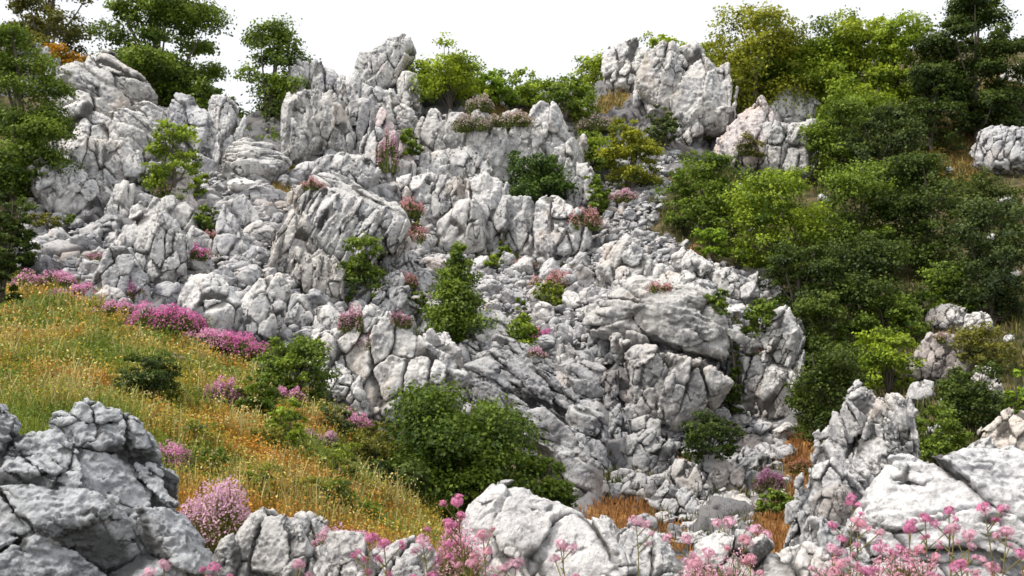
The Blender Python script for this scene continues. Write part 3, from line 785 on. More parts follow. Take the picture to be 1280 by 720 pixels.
 ([(883, 640), (888, 622), (905, 616), (914, 630), (905, 642)], 'small white block on the hollow floor', None, dict(tint=WHITE, amp=.6)),
 ([(778, 622), (784, 604), (802, 596), (824, 606), (820, 624)], 'broken grey heap beside the orange earth patch', None, dict(S=14, tint=GREY, lean=50)),
 # upper right crags
 ([(755, 103), (758, 80), (773, 64), (795, 61), (811, 69), (815, 90), (802, 112), (776, 120), (760, 117)], 'rounded white crag on the skyline at the head of the gully', 'gully head crag', dict(S=32, tint=PALE, lean=72, q=.8)),
 ([(797, 124), (808, 86), (830, 72), (850, 84), (881, 91), (907, 100), (915, 125), (912, 168), (885, 178), (855, 176), (832, 160), (812, 142)], 'massive white crag under the skyline trees', 'massive white crag', dict(S=42, tint=PALE, lean=70)),
 ([(846, 172), (850, 153), (868, 151), (878, 170), (860, 180)], 'small white boulder at the foot of the massive crag', None, dict(tint=PALE)),
 ([(951, 152), (963, 130), (985, 117), (1006, 119), (1023, 140), (1021, 162), (985, 168), (959, 164)], 'white domed top of the crag among right-hand trees', 'white domed crag', dict(S=34, tint=WHITE, amp=.7, rnd=.45, lean=70)),
 ([(902, 193), (908, 175), (930, 154), (950, 140), (967, 158), (962, 182), (957, 203), (930, 213), (906, 202)], 'sloping shoulder of rock left of the white domed crag', 'sloping shoulder', dict(S=28, tint=PINK)),
 ([(952, 167), (1013, 164), (1011, 192), (1003, 223), (964, 219), (952, 197)], 'cracked pale face beneath the white domed crag', 'cracked pale face', dict(S=26, tint=PALE, lean=76)),
 ([(1017, 138), (1029, 127), (1043, 128), (1043, 152), (1024, 158)], 'little white block beside the white domed crag', None, dict(tint=WHITE)),
 ([(1216, 198), (1226, 176), (1245, 168), (1290, 172), (1290, 214), (1240, 222), (1220, 214)], 'pale crag at the right edge under dark trees', 'right edge crag', dict(S=17, tint=GREY, grow=1.0)),
 ([(1254, 108), (1262, 88), (1290, 80), (1290, 108)], 'white rock tip peeping out high at the right edge', None, dict(tint=PALE)),
 # right lower
 ([(1138, 474), (1142, 458), (1160, 429), (1185, 427), (1207, 440), (1208, 468), (1180, 478), (1150, 478)], 'pinkish weathered outcrop among the right-hand bushes', 'pinkish outcrop', dict(S=18, tint=(1.0, .92, .90), lean=70)),
 ([(1133, 503), (1138, 488), (1152, 481), (1166, 484), (1164, 499), (1148, 505)], 'flat white slab just above the leaning split column', None, dict(tint=WHITE, amp=.5, lean=50)),
 ([(1207, 515), (1212, 490), (1224, 470), (1242, 469), (1250, 490), (1240, 514)], 'upright mottled rock among dark bushes on the right', 'upright mottled rock', dict(S=18, tint=(.95, .92, .9))),
 ([(1192, 600), (1200, 575), (1216, 558), (1236, 552), (1240, 575), (1232, 600)], 'big rounded boulder behind the flat-topped white rock', 'big rounded boulder', dict(rnd=.55, amp=.6, Y=12)),
 ([(1230, 596), (1236, 552), (1248, 530), (1262, 520), (1278, 532), (1290, 560), (1290, 600)], 'warm brownish jointed rock at the right edge', None, dict(tint=(1, .93, .86), S=22, Y=12.3)),
 ([(1160, 412), (1165, 396), (1185, 388), (1205, 394), (1202, 412), (1180, 416)], 'white broken ledge above the pinkish outcrop', 'white broken ledge', dict(S=13, tint=PALE, lean=50)),
 ([(1205, 420), (1210, 402), (1230, 396), (1240, 408), (1232, 420)], 'pale rubble block beside the white broken ledge', None, dict(S=12, tint=PALE, lean=50)),
 ([(1160, 545), (1164, 534), (1176, 529), (1184, 538), (1178, 548)], 'white stone lying in the low bushes behind the split column', None, dict(tint=WHITE)),
]
for poly, lab, short, opt in CRAGS:
    outcrop(poly, lab, short, **{'grow': 1.18 if min(a[1] for a in poly) > 130 else 1.0, **opt})
print('crags', time.time() - T0)

# ------------------------------------------------------------------ leaves, trunks, flowers
def tubes(paths, seg=6):
    """paths: list of (points Nx3, radii N) -> one mesh of tapered tubes"""
    VV, FF, k = [], [], 0
    ang = np.linspace(0, 2 * np.pi, seg, endpoint=False)
    for P, r in paths:
        P = np.asarray(P, float); r = np.asarray(r, float)
        T = np.gradient(P, axis=0); T /= np.linalg.norm(T, axis=1, keepdims=True) + 1e-9
        ref = np.where(np.abs(T[:, 2:]) < 0.9, np.array([[0, 0, 1.0]]), np.array([[1.0, 0, 0]]))
        A = np.cross(T, ref); A /= np.linalg.norm(A, axis=1, keepdims=True) + 1e-9
        Bn = np.cross(T, A)
        ring = P[:, None] + r[:, None, None] * (np.cos(ang)[None, :, None] * A[:, None] + np.sin(ang)[None, :, None] * Bn[:, None])
        VV.append(ring.reshape(-1, 3))
        m = len(P)
        i = np.arange(m - 1)[:, None] * seg + k; j = np.arange(seg)[None]; j2 = (j + 1) % seg
        FF.append(np.stack([i + j, i + j2, i + seg + j2, i + seg + j], -1).reshape(-1, 4))
        k += m * seg
    return np.concatenate(VV), np.concatenate(FF)

def leaf_quads(Cn, N, size, g, aspect=0.68):
    """leaf-shaped quads at centres Cn, facing N"""
    n = len(Cn)
    N = N / (np.linalg.norm(N, axis=1, keepdims=True) + 1e-9)
    R = g.normal(size=(n, 3))
    A = np.cross(N, R); A /= np.linalg.norm(A, axis=1, keepdims=True) + 1e-9
    Bt = np.cross(N, A)
    s = size[:, None] * 0.5
    V = np.stack([Cn - A * s, Cn + Bt * s * aspect + N * s * 0.18, Cn + A * s, Cn - Bt * s * aspect + N * s * 0.18], 1).reshape(-1, 3)
    return V, np.arange(4 * n).reshape(n, 4)

def crown_points(w, h, z0, style, g, nleaf):
    """leaf centres, outward directions and tone for a crown w wide, from height z0 to h"""
    ch = h - z0
    lobes = []
    if style == 'conic':
        n = max(16, int(22 * h / w * 0.8))
        for k in range(n):
            t = (k + g.random()) / n
            rr = 0.5 * w * (1 - t) ** 0.8 * (0.75 + 0.4 * g.random()) + 0.05 * w
            a = g.random() * 6.28
            lobes.append((math.cos(a) * rr * .55, math.sin(a) * rr * .55, z0 + ch * (t * .93 + .04), max(rr, .15 * w) * .85, ch / n * 2.2))
    elif style == 'sparse':
        n = 60
        for k in range(n):
            t = g.random() ** 0.9
            prof = math.sin(math.pi * (0.12 + 0.80 * t)) ** 0.7
            a = g.random() * 6.28; q = math.sqrt(g.random()) * prof
            r = w * (0.09 + 0.10 * g.random())
            lobes.append((math.cos(a) * q * w * .5, math.sin(a) * q * w * .5, z0 + ch * (0.03 + 0.94 * t), r, r * 0.6))
    elif style == 'tree':
        n = 60
        for k in range(n):
            t = g.random()
            prof = max(0, 1 - (2 * (t * 0.86 + 0.10) - 1) ** 2) ** .35
            a = g.random() * 6.28; q = (g.random() ** 0.45) * prof
            r = w * (0.10 + 0.14 * g.random() ** 1.5)
            lobes.append((math.cos(a) * q * w * .42, math.sin(a) * q * w * .40, z0 + ch * ((0.10 if z0 > .05 * h else 0.02) + (0.82 if z0 > .05 * h else 0.90) * t), r, r * 0.85))
    else:                                                   # bush: an uneven dome down to the ground
        n = 46
        for k in range(n):
            u = g.random()
            el = math.asin(min(1, u)) ; a = g.random() * 6.28
            q = 0.42 + 0.42 * g.random()
            rx = w * (0.10 + 0.13 * g.random() ** 1.5); rz = min(rx * 0.85, ch * .28)
            lobes.append((math.cos(a) * math.cos(el) ** .6 * q * w * .52, math.sin(a) * math.cos(el) ** .6 * q * w * .52, z0 + 0.09 * ch + math.sin(el) * (min(q, .74) + .03) * ch, rx, rz))
    lobes = np.array(lobes)
    # twig sprays inside every lobe, leaves inside every spray
    ntw = max(50, nleaf // 26)
    wgt = lobes[:, 3] ** 2; wgt /= wgt.sum()
    li = g.choice(len(lobes), ntw, p=wgt)
    d = g.normal(size=(ntw, 3)); d /= np.linalg.norm(d, axis=1, keepdims=True)
    d[:, 2] = np.where(g.random(ntw) < 0.7, np.abs(d[:, 2]), d[:, 2])
    rad = g.random(ntw) ** 0.35
    L = lobes[li]
    tc = L[:, :3] + d * rad[:, None] * np.stack([L[:, 3], L[:, 3], L[:, 4]], -1)
    ltone = g.normal(size=len(lobes)) * .13
    ttone = 0.46 + 0.20 * g.normal(size=ntw) + ltone[li]
    ti = g.integers(0, ntw, nleaf)
    spread = (L[ti, 3] * 0.25)[:, None] * np.array([1, 1, 0.6])
    P = tc[ti] + np.clip(g.normal(size=(nleaf, 3)), -2.2, 2.2) * spread
    out = d[ti] * 0.9 + g.normal(size=(nleaf, 3)) * 0.75 + np.array([0, 0, 0.55])
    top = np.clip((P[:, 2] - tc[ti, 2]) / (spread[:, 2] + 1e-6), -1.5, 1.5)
    tone = np.clip(ttone[ti] + 0.13 * top + 0.15 * np.clip((P[:, 2] - L[ti, 2]) / (L[ti, 4] + 1e-6), -1.2, 1.2) + 0.09 * g.normal(size=nleaf) + 0.1 * ((P[:, 2] - z0) / ch - 0.5), 0, 1)  # tops of sprays, lobes and crown painted lighter, as if sunlit
    P[:, 2] = np.maximum(P[:, 2], 0.02)
    return P, out, tone, lobes

def plant(name, cat, label, cx, ybase, ytop, wpx, colr, style='bush', group=None, short=None, bare=None, Y=None, dens=1.0, leafpx=4.0, stems='trunk'):
    """a woody plant standing where the sight line meets the slope"""
    P0 = at(cx, ybase, Y) if Y else SURF[(cx, ybase)] if (cx, ybase) in SURF else hit1(cx, ybase)
    m2 = P0[1] / FPX
    h = (ybase - ytop) * m2; w = wpx * m2
    sd_ = int(abs(cx * 7 + ybase * 13 + wpx)) % 100000
    g = np.random.default_rng(sd_)
    lf = leafpx * m2
    z0 = h * (bare if bare is not None else {'bush': 0.02, 'conic': 0.03, 'tree': 0.12, 'sparse': 0.15}[style])
    area = wpx * (ybase - ytop)
    n = int(np.clip(area / (leafpx ** 2 * 0.5) * 7.4 * dens * (0.85 if style == 'sparse' else 1), 300, 52000))
    P, out, tone, lobes = crown_points(w, h, z0, style, g, n)
    V, F = leaf_quads(P, out, lf * (0.7 + 0.6 * g.random(n)), g)
    root = bpy.data.objects.new(name, None); col.objects.link(root)
    root.location = [float(P0[0]), float(P0[1]), float(P0[2]) - 0.05]
    root.empty_display_size = 0.3
    root.rotation_euler = (0, 0, 0)
    tag(root, label, cat, group)
    link('crown', mk_mesh('crown', V, F, False, {'v': ('POINT', 'FLOAT', np.repeat(tone, 4))}), M_LEAF, root, color=colr)
    # trunk(s) and limbs
    paths = []
    tall = style in ('tree', 'sparse', 'conic')
    if tall:
        tr = max(0.028 * h, 0.02)
        k = np.linspace(0, 1, 8)
        bend = 0.05 * h * np.stack([np.sin(k * 3 + g.random() * 6), np.cos(k * 2.5 + g.random() * 6)], -1) * k[:, None]
        top = h * 0.93
        pts = np.concatenate([bend, (k * top)[:, None]], 1); pts[0, 2] = -0.25
        paths.append((pts, tr * (1 - 0.85 * k)))
    else:
        for q in range(4):
            a = g.random() * 6.28; k = np.linspace(0, 1, 5)
            pts = np.stack([math.cos(a) * w * .22 * k ** 1.3, math.sin(a) * w * .22 * k ** 1.3, h * .8 * k - .15 * (1 - k)], -1)
            paths.append((pts, max(0.018 * h, 0.012) * (1 - .8 * k)))
        tr = max(0.018 * h, 0.012)
    for q in g.choice(len(lobes), min(len(lobes), 14), replace=False):
        lb = lobes[q]; k = np.linspace(0, 1, 5)
        zs = lb[2] * (0.35 + 0.3 * g.random())
        if tall:
            zz = np.clip(zs / (h * .93), 0, 1)
            base = np.array([np.interp(zz, np.linspace(0, 1, 8), pts[:, 0]) if tall else 0, np.interp(zz, np.linspace(0, 1, 8), pts[:, 1]) if tall else 0, zs])
        else:
            base = np.array([0, 0, zs * .2])
        end = lb[:3] + np.array([0, 0, lb[4] * .3])
        pp = base + (end - base) * k[:, None]; pp[:, 2] += 0.06 * h * np.sin(k * np.pi) * (-1 if tall else 1)
        paths.append((pp, tr * 0.42 * (1 - .8 * k)))
    V, F = tubes(paths)
    link(stems, mk_mesh(stems, V, F, True), M_BARK, root)
    BLOCKED.append([(cx - wpx * .4, ybase), (cx - wpx * .45, (ybase + ytop) / 2), (cx, ytop), (cx + wpx * .45, (ybase + ytop) / 2), (cx + wpx * .4, ybase)])
    if short:
        LANDMARKS.append((cx, (ybase + ytop) / 2, short, max(wpx, ybase - ytop) / 2))
    return root

DK = (0.104, 0.165, 0.030); MD = (0.170, 0.250, 0.034); YG = (0.21, 0.29, 0.030); BR = (0.15, 0.245, 0.030); GG = (0.085, 0.12, 0.055); OL = (0.12, 0.13, 0.035)
DDK = (0.050, 0.082, 0.021); OCH = (0.26, 0.15, 0.03)
GT = 'trees and bushes of the slope'
# (name, cat, label, cx, ybase, ytop, width, colour, style, short, extra)
PL = [
 # left edge and skyline
 ('leafy_tree', 'tree', 'dark dense tree at the left edge reaching down to the scree', 18, 262, 18, 135, DK, 'tree', 'dark edge tree', dict(bare=.03, dens=1.2)),
 ('leafy_tree', 'tree', 'brownish sparse tree behind the dark tree at the top left corner', 60, 120, -60, 120, OL, 'sparse', None, dict(Y=43)),
 ('pine_tree', 'tree', 'tall open-crowned tree on the left skyline with sky between its branches', 195, 170, -40, 150, DK, 'sparse', 'tall open tree', dict(Y=41, dens=1.7, bare=.12)),
 ('leafy_tree', 'tree', 'two-storeyed tree in the skyline notch beside the central crag', 335, 215, 24, 108, DK, 'tree', 'notch tree', dict(bare=.02, dens=1.0, Y=39)),
 ('leafy_tree', 'tree', 'low dark bushy tree filling the skyline notch between two taller trees', 270, 200, 95, 85, DK, 'bush', None, dict(Y=39.5)),
 ('bush', 'bush', 'dark bush under the tall open skyline tree, nearer the jagged crag', 185, 150, 70, 80, DK, 'bush', None, dict(Y=41.5)),
 ('bush', 'bush', 'dark bush under the tall open skyline tree, nearer the notch', 235, 160, 78, 75, DK, 'bush', None, dict(Y=41)),
 ('flowering_bush', 'bush', 'orange-yellow flowering bush on the left skyline', 84, 105, 52, 75, (.30, .17, .02), 'bush', 'orange skyline bush', dict(Y=40)),
 ('flowering_bush', 'bush', 'smaller orange-tipped bush on the skyline right of the jagged crag tip', 140, 112, 70, 45, (.17, .14, .025), 'bush', None, dict(Y=41)),
 ('bush', 'bush', 'dark low bush at the left edge above the grass', 2, 385, 278, 46, DDK, 'bush', 'dark edge bush', {}),
 ('bush', 'bush', 'dull bush at the foot of the dark edge tree', 8, 345, 225, 70, DDK, 'bush', None, {}),
 ('bush', 'bush', 'olive cushion bush at the scree edge below the rough grey hump', 55, 288, 262, 42, OL, 'bush', 'olive cushion bush', {}),
 ('bush', 'bush', 'tiny dark bush beside the olive cushion bush', 88, 283, 262, 16, DK, 'bush', None, {}),
 # left slope
 ('sapling', 'tree', 'loose green sapling standing on the left rock slope', 218, 248, 148, 66, MD, 'tree', 'loose green sapling', dict(bare=0, dens=.8)),
 ('bush', 'bush', 'grey-green bush at the foot of the loose green sapling', 195, 240, 195, 50, GG, 'bush', None, dict(dens=.8)),
 ('bush', 'bush', 'green bush with leaning twigs right of the loose sapling', 245, 248, 205, 40, MD, 'bush', None, dict(dens=.8)),
 ('bush', 'bush', 'small dark round bush in the scree above the grey triangular fin', 258, 292, 250, 34, DK, 'bush', 'small dark scree bush', {}),
 ('bush', 'bush', 'small green tuft bush on top of the crumbling shelf', 396, 200, 183, 18, MD, 'bush', None, {}),
 ('bush', 'bush', 'low olive bush at the foot of the fissured crag wall', 378, 222, 202, 40, OL, 'bush', None, {}),
 ('bush', 'bush', 'narrow dark bush wedged in the cleft beside the pink-stained slab', 514, 202, 155, 34, DK, 'bush', 'cleft bush', {}),
 ('bush', 'bush', 'fresh green bush growing at the end of the furrowed slab', 448, 385, 285, 70, (.10, .155, .028), 'bush', 'green slab bush', {}),
 ('conifer', 'tree', 'narrow dark column-like evergreen in the middle of the rock face', 574, 436, 298, 76, DK, 'conic', 'narrow dark evergreen', dict(bare=0, dens=2.2)),
 ('bush', 'bush', 'slim light green bush leaning in the rocks left of a magenta tuft', 651, 432, 372, 40, MD, 'conic', 'slim green bush', dict(bare=0)),
 ('bush', 'bush', 'dark dense round bush high on the white rock wall', 671, 260, 174, 94, (.05, .095, .022), 'bush', 'dark round bush', dict(dens=1.2)),
 ('bush', 'bush', 'little green bush between two pale columns', 616, 335, 315, 28, MD, 'bush', None, {}),
 ('bush', 'bush', 'upright dark tuft bush in the crack beside the twin-faced column', 630, 325, 285, 18, DK, 'conic', None, dict(bare=0)),
 ('bush', 'bush', 'yellow-green bush under the salmon flowers in the centre', 690, 384, 346, 44, (.15, .20, .035), 'bush', 'yellow-green centre bush', {}),
 ('bush', 'bush', 'green cushion under the upper salmon flowers', 516, 292, 270, 36, OL, 'bush', None, {}),
 ('bush', 'bush', 'dull bush beneath the dusty pink flowers left of the evergreen', 520, 395, 360, 32, DK, 'bush', None, {}),
 # meadow
 ('bush', 'bush', 'dark round bush standing alone in the orange meadow', 186, 506, 424, 82, DDK, 'bush', 'lone meadow bush', {}),
 ('bush', 'bush', 'tall dark bush where the meadow meets the rocks', 370, 508, 404, 92, DK, 'bush', 'dark meadow-edge bush', {}),
 ('bush', 'bush', 'deep green bush behind pink tufts in the lower meadow', 318, 524, 455, 56, DK, 'bush', 'deep green meadow bush', {}),
 ('bush', 'bush', 'loose mid green bush below the deep green meadow bush', 357, 566, 488, 56, MD, 'bush', None, dict(dens=.8)),
 ('bush', 'bush', 'soft grey-green herb bush beside the dark meadow-edge bush', 416, 545, 494, 48, GG, 'bush', 'grey-green herb bush', {}),
 ('bush', 'bush', 'yellowish tall weed bush left of the big central shrub', 462, 600, 525, 70, OL, 'bush', None, dict(dens=.7)),
 ('bush', 'bush', 'large round dark green shrub in front of the rock face, lower centre', 572, 664, 462, 200, (.074, .124, .020), 'bush', 'big central shrub', dict(leafpx=5.2, dens=1.5, Y=14.3)),
 ('bush', 'bush', 'right shoulder of dense green shrub touching the arched grey slab', 672, 660, 552, 90, (.085, .138, .020), 'bush', None, dict(leafpx=5, dens=1.3, Y=14.6)),
 ('bush', 'bush', 'lower dark bush at the left foot of the big central shrub', 485, 675, 560, 110, (.06, .095, .028), 'bush', None, dict(leafpx=5, dens=1.2, Y=13.2)),
 # skyline centre
 ('bush', 'bush', 'bright yellow-green bush on the skyline right of the broken pinnacle', 561, 138, 42, 104, YG, 'bush', 'bright skyline bush', {}),
 ('bush', 'bush', 'small fresh green bush next to the bright yellow-green skyline bush', 620, 132, 76, 58, BR, 'bush', None, {}),
 ('bush', 'bush', 'low green bush in the middle of the central skyline dip', 660, 136, 86, 66, MD, 'bush', None, {}),
 ('bush', 'bush', 'rounded green bush standing in the central skyline dip', 706, 152, 80, 84, (.13, .20, .03), 'bush', 'dip bush', {}),
 ('bush', 'bush', 'sunlit yellow-green bush behind the rounded one on the skyline dip', 752, 120, 62, 84, YG, 'bush', None, dict(Y=50)),
 ('bush', 'bush', 'thin bright bush on top of the gully head crag', 830, 82, 40, 64, YG, 'bush', None, dict(Y=52, dens=.8)),
 ('bush', 'bush', 'yellowish leafy bush at the upper gully with ochre tips', 790, 238, 132, 78, (.20, .23, .03), 'bush', 'ochre-tipped gully bush', {}),
 ('bush', 'bush', 'green bush left of the ochre-tipped gully bush', 742, 215, 160, 64, MD, 'bush', 'left gully bush', {}),
 ('bush', 'bush', 'dim green bush right of the ochre-tipped gully bush', 830, 190, 120, 46, GG, 'bush', None, {}),
 ('bush', 'bush', 'dark bush in the gully below the narrow white pillar', 748, 266, 212, 36, DK, 'bush', 'dark gully bush', {}),
 ('bush', 'bush', 'little olive bush perched on the sloping shoulder of rock', 938, 202, 158, 34, OL, 'bush', None, dict(dens=.6)),
 ('bush', 'bush', 'tiny dark bush on the rounded white gully head crag', 815, 92, 66, 16, DK, 'bush', None, {}),
 ('leafy_tree', 'tree', 'green skyline tree filling the gap between the olive tree and the yellow-green crown', 1022, 150, 28, 110, (.15, .225, .032), 'tree', None, dict(bare=.02)),
 ('bush', 'bush', 'light green bush at the skyline left foot of the olive-topped tree', 880, 115, 52, 74, (.17, .25, .032), 'bush', None, dict(Y=53)),
 ('weed', 'weeds', 'tall light green weed clump at the lower end of the meadow', 425, 610, 545, 60, (.15, .20, .035), 'bush', None, dict(dens=.5)),
 ('weed', 'weeds', 'yellowish weed clump low in the meadow above the cracked white dome', 385, 640, 588, 50, (.24, .24, .04), 'bush', None, dict(dens=.45)),
 ('weed', 'weeds', 'olive weed clump in the meadow between two flowering tufts', 330, 560, 525, 54, (.16, .17, .04), 'bush', None, dict(dens=.5)),
 ('weed', 'weeds', 'bright green weed patch under the big central shrub left side', 430, 665, 610, 90, (.13, .19, .035), 'bush', None, dict(dens=.6, Y=9.5)),
 ('weed', 'weeds', 'small dull weed clump on the upper meadow near the flower band', 120, 425, 400, 46, (.15, .17, .035), 'bush', None, dict(dens=.4)),
 ('weed', 'weeds', 'green weed clump in the meadow right of the jagged corner rock', 250, 555, 518, 60, (.17, .21, .035), 'bush', None, dict(dens=.4)),
 ('bush', 'bush', 'rounded green shrub in the lower meadow above the cracked white dome', 322, 622, 572, 62, (.12, .17, .03), 'bush', None, dict(dens=.8)),
 ('bush', 'bush', 'dull green shrub at the meadow corner beside the lower dark bush', 412, 640, 580, 70, (.11, .155, .035), 'bush', None, dict(dens=.8)),
 ('bush', 'bush', 'low olive shrub on the meadow edge right of the grey-green herb bush', 470, 570, 520, 56, OL, 'bush', None, dict(dens=.8)),
 ('bush', 'bush', 'small dark shrub low in the meadow behind the pale pink mound', 268, 590, 548, 44, DK, 'bush', None, dict(dens=.8)),
 # big trees upper right
 ('leafy_tree', 'tree', 'broad olive-topped tree on the skyline behind the massive white crag', 945, 150, 10, 140, (.20, .23, .03), 'tree', 'olive skyline tree', dict(bare=.02)),
 ('leafy_tree', 'tree', 'wide mid green tree in front of the olive-topped one', 1000, 150, 40, 140, (.155, .235, .032), 'tree', 'wide green tree', dict(bare=.02)),
 ('leafy_tree', 'tree', 'yellow-green crown at the middle of the right skyline', 1070, 160, 14, 120, (.20, .265, .032), 'tree', 'yellow-green skyline tree', dict(bare=.02)),
 ('leafy_tree', 'tree', 'dark green tree at the skyline beside the tall conifer-like one', 1125, 170, 16, 90, MD, 'tree', None, dict(bare=.02)),
 ('leafy_tree', 'tree', 'round bright green tree above the white domed crag', 950, 150, 78, 100, (.16, .25, .03), 'bush', None, dict(Y=48)),
 ('leafy_tree', 'tree', 'mid green bushy crown leaning over the little white block', 1075, 190, 90, 110, MD, 'bush', None, {}),
 ('conifer', 'tree', 'very tall dark tree on the right skyline with layered branches', 1222, 180, -6, 120, DDK, 'sparse', 'very tall dark tree', dict(dens=2.3, bare=.06)),
 ('leafy_tree', 'tree', 'shadowy tree at the left foot of the very tall dark one', 1165, 195, 75, 76, DDK, 'tree', None, dict(bare=.05)),
 ('bush', 'bush', 'grey-green bush at the right edge under the very tall dark tree', 1275, 160, 90, 56, GG, 'bush', None, {}),
 ('leafy_tree', 'tree', 'dim tree beside the cracked pale face of the domed crag', 1050, 235, 125, 90, DK, 'tree', 'dim crag tree', dict(bare=.02)),
 ('leafy_tree', 'tree', 'grey-leaved tree in the upper part of the right thicket', 1105, 250, 130, 90, (.06, .09, .035), 'tree', None, dict(bare=.02)),
 ('leafy_tree', 'tree', 'dark bushy tree at the left end of the right thicket', 880, 298, 186, 105, DK, 'tree', 'thicket end tree', dict(bare=.02)),
 ('bush', 'bush', 'bright green bush at the lower left end of the right thicket', 890, 325, 272, 54, BR, 'bush', 'bright thicket bush', {}),
 ('leafy_tree', 'tree', 'full green tree in the middle of the right thicket', 975, 345, 205, 130, MD, 'tree', 'full thicket tree', dict(bare=.02)),
 ('leafy_tree', 'tree', 'darker tree just right of the full green thicket tree', 1075, 345, 195, 120, DK, 'tree', 'darker thicket tree', dict(bare=.02)),
 ('leafy_tree', 'tree', 'very dark shadowy tree at the right end of the thicket', 1155, 350, 190, 115, DDK, 'tree', 'shadowy thicket tree', dict(bare=.02)),
 ('leafy_tree', 'tree', 'deep shaded tree under the darker thicket tree', 1080, 425, 290, 120, DDK, 'tree', None, dict(bare=.02)),
 ('leafy_tree', 'tree', 'shaded tree hanging over the cluster of pale knobs', 1000, 420, 300, 90, DDK, 'tree', None, dict(bare=.02)),
 ('leafy_tree', 'tree', 'grey-green spreading tree near the right edge halfway down', 1240, 400, 250, 120, (.055, .085, .034), 'tree', 'grey-green edge tree', dict(bare=.02)),
 ('bush', 'bush', 'dark bush between the shadowy thicket tree and the grey-green edge tree', 1180, 400, 320, 80, DK, 'bush', None, {}),
 ('bush', 'bush', 'olive-green leafy bush beside the isolated pale pillar', 1032, 470, 352, 84, (.06, .095, .02), 'bush', 'olive pillar bush', {}),
 ('bush', 'bush', 'large mossy green bush right of the isolated pale pillar', 1040, 565, 410, 105, (.052, .082, .018), 'bush', 'large mossy bush', {}),
 ('bush', 'bush', 'mid green bush left of the pinkish weathered outcrop', 1110, 495, 405, 80, MD, 'bush', None, {}),
 ('bush', 'bush', 'dark bush hanging below the main wall over the hollow', 886, 578, 510, 78, (.040, .068, .018), 'bush', 'dark hanging bush', {}),
 ('bush', 'bush', 'small round bush on the ledge above the main wall', 898, 396, 355, 36, DK, 'bush', 'ledge bush', {}),
 ('bush', 'bush', 'small leafy bush at the head of the dark cleft beside the pale pillar', 950, 420, 362, 52, DK, 'bush', None, {}),
 ('creeper', 'creeper', 'curtain of dark creeper in the cleft left of the isolated pale pillar', 918, 520, 400, 22, DDK, 'conic', None, dict(bare=0)),
 ('bush', 'bush', 'low bush behind the leaning split column', 1170, 580, 500, 84, DK, 'bush', None, {}),
 ('bush', 'bush', 'dark bush around the upright mottled rock', 1215, 545, 440, 90, DDK, 'bush', None, {}),
 ('bush', 'bush', 'fresh green bush at the right edge above the brownish rock', 1272, 530, 452, 44, BR, 'bush', None, {}),
 ('bush', 'bush', 'olive bush above the pinkish weathered outcrop', 1235, 470, 400, 90, OL, 'bush', None, dict(dens=.7)),
 ('bush', 'bush', 'shaded bush between the olive pillar bush and the thicket', 1110, 430, 350, 80, DK, 'bush', None, {}),
 ('bush', 'bush', 'dark green bush topped by purple flowers in the hollow', 968, 642, 598, 50, DK, 'bush', 'purple-topped bush', {}),
 ('bush', 'bush', 'yellowish shrub in the orange grass under the tall dark tree', 1165, 235, 190, 60, (.15, .12, .03), 'bush', None, dict(dens=.6)),
 ('bush', 'bush', 'dull green shrub below the right edge crag', 1225, 275, 215, 90, (.07, .10, .03), 'bush', None, dict(dens=.9)),
 ('bush', 'bush', 'pale green herb on the small ledge beside the pale wedge', 872, 350, 330, 22, OL, 'bush', None, {}),
]
# plants of the rock face root on the rock itself: cast the sight line onto the crags already standing
bpy.context.view_layer.update()
_dg = bpy.context.evaluated_depsgraph_get()
SURF = {}
def root_on_rock(cx, yb, dip):
    d = ray(cx, yb - dip)
    ok, loc, nrm, fi, ob, mx = bpy.context.scene.ray_cast(_dg, Vector(d) * (6.8 / float(d[1])), Vector(d).normalized())
    if ok and ob.name.startswith('limestone_crag'):
        q = np.array(loc) + np.array(d) / d[1] * 0.12
        SURF[(cx, yb)] = q - np.array([0, 0, dip * q[1] / FPX])
for r_ in PL:
    if 110 < r_[4] < 600 and 100 < r_[3] < 980 and r_[6] < 80 and 'Y' not in r_[10]:
        root_on_rock(r_[3], r_[4], 4)
for nm, ct, lab, cx, yb, yt, wp, cl, stl, sh, ex in PL:
    plant(nm, ct, lab, cx, yb, yt, wp, cl, stl, GT, sh, **ex)

print('plants', time.time() - T0)

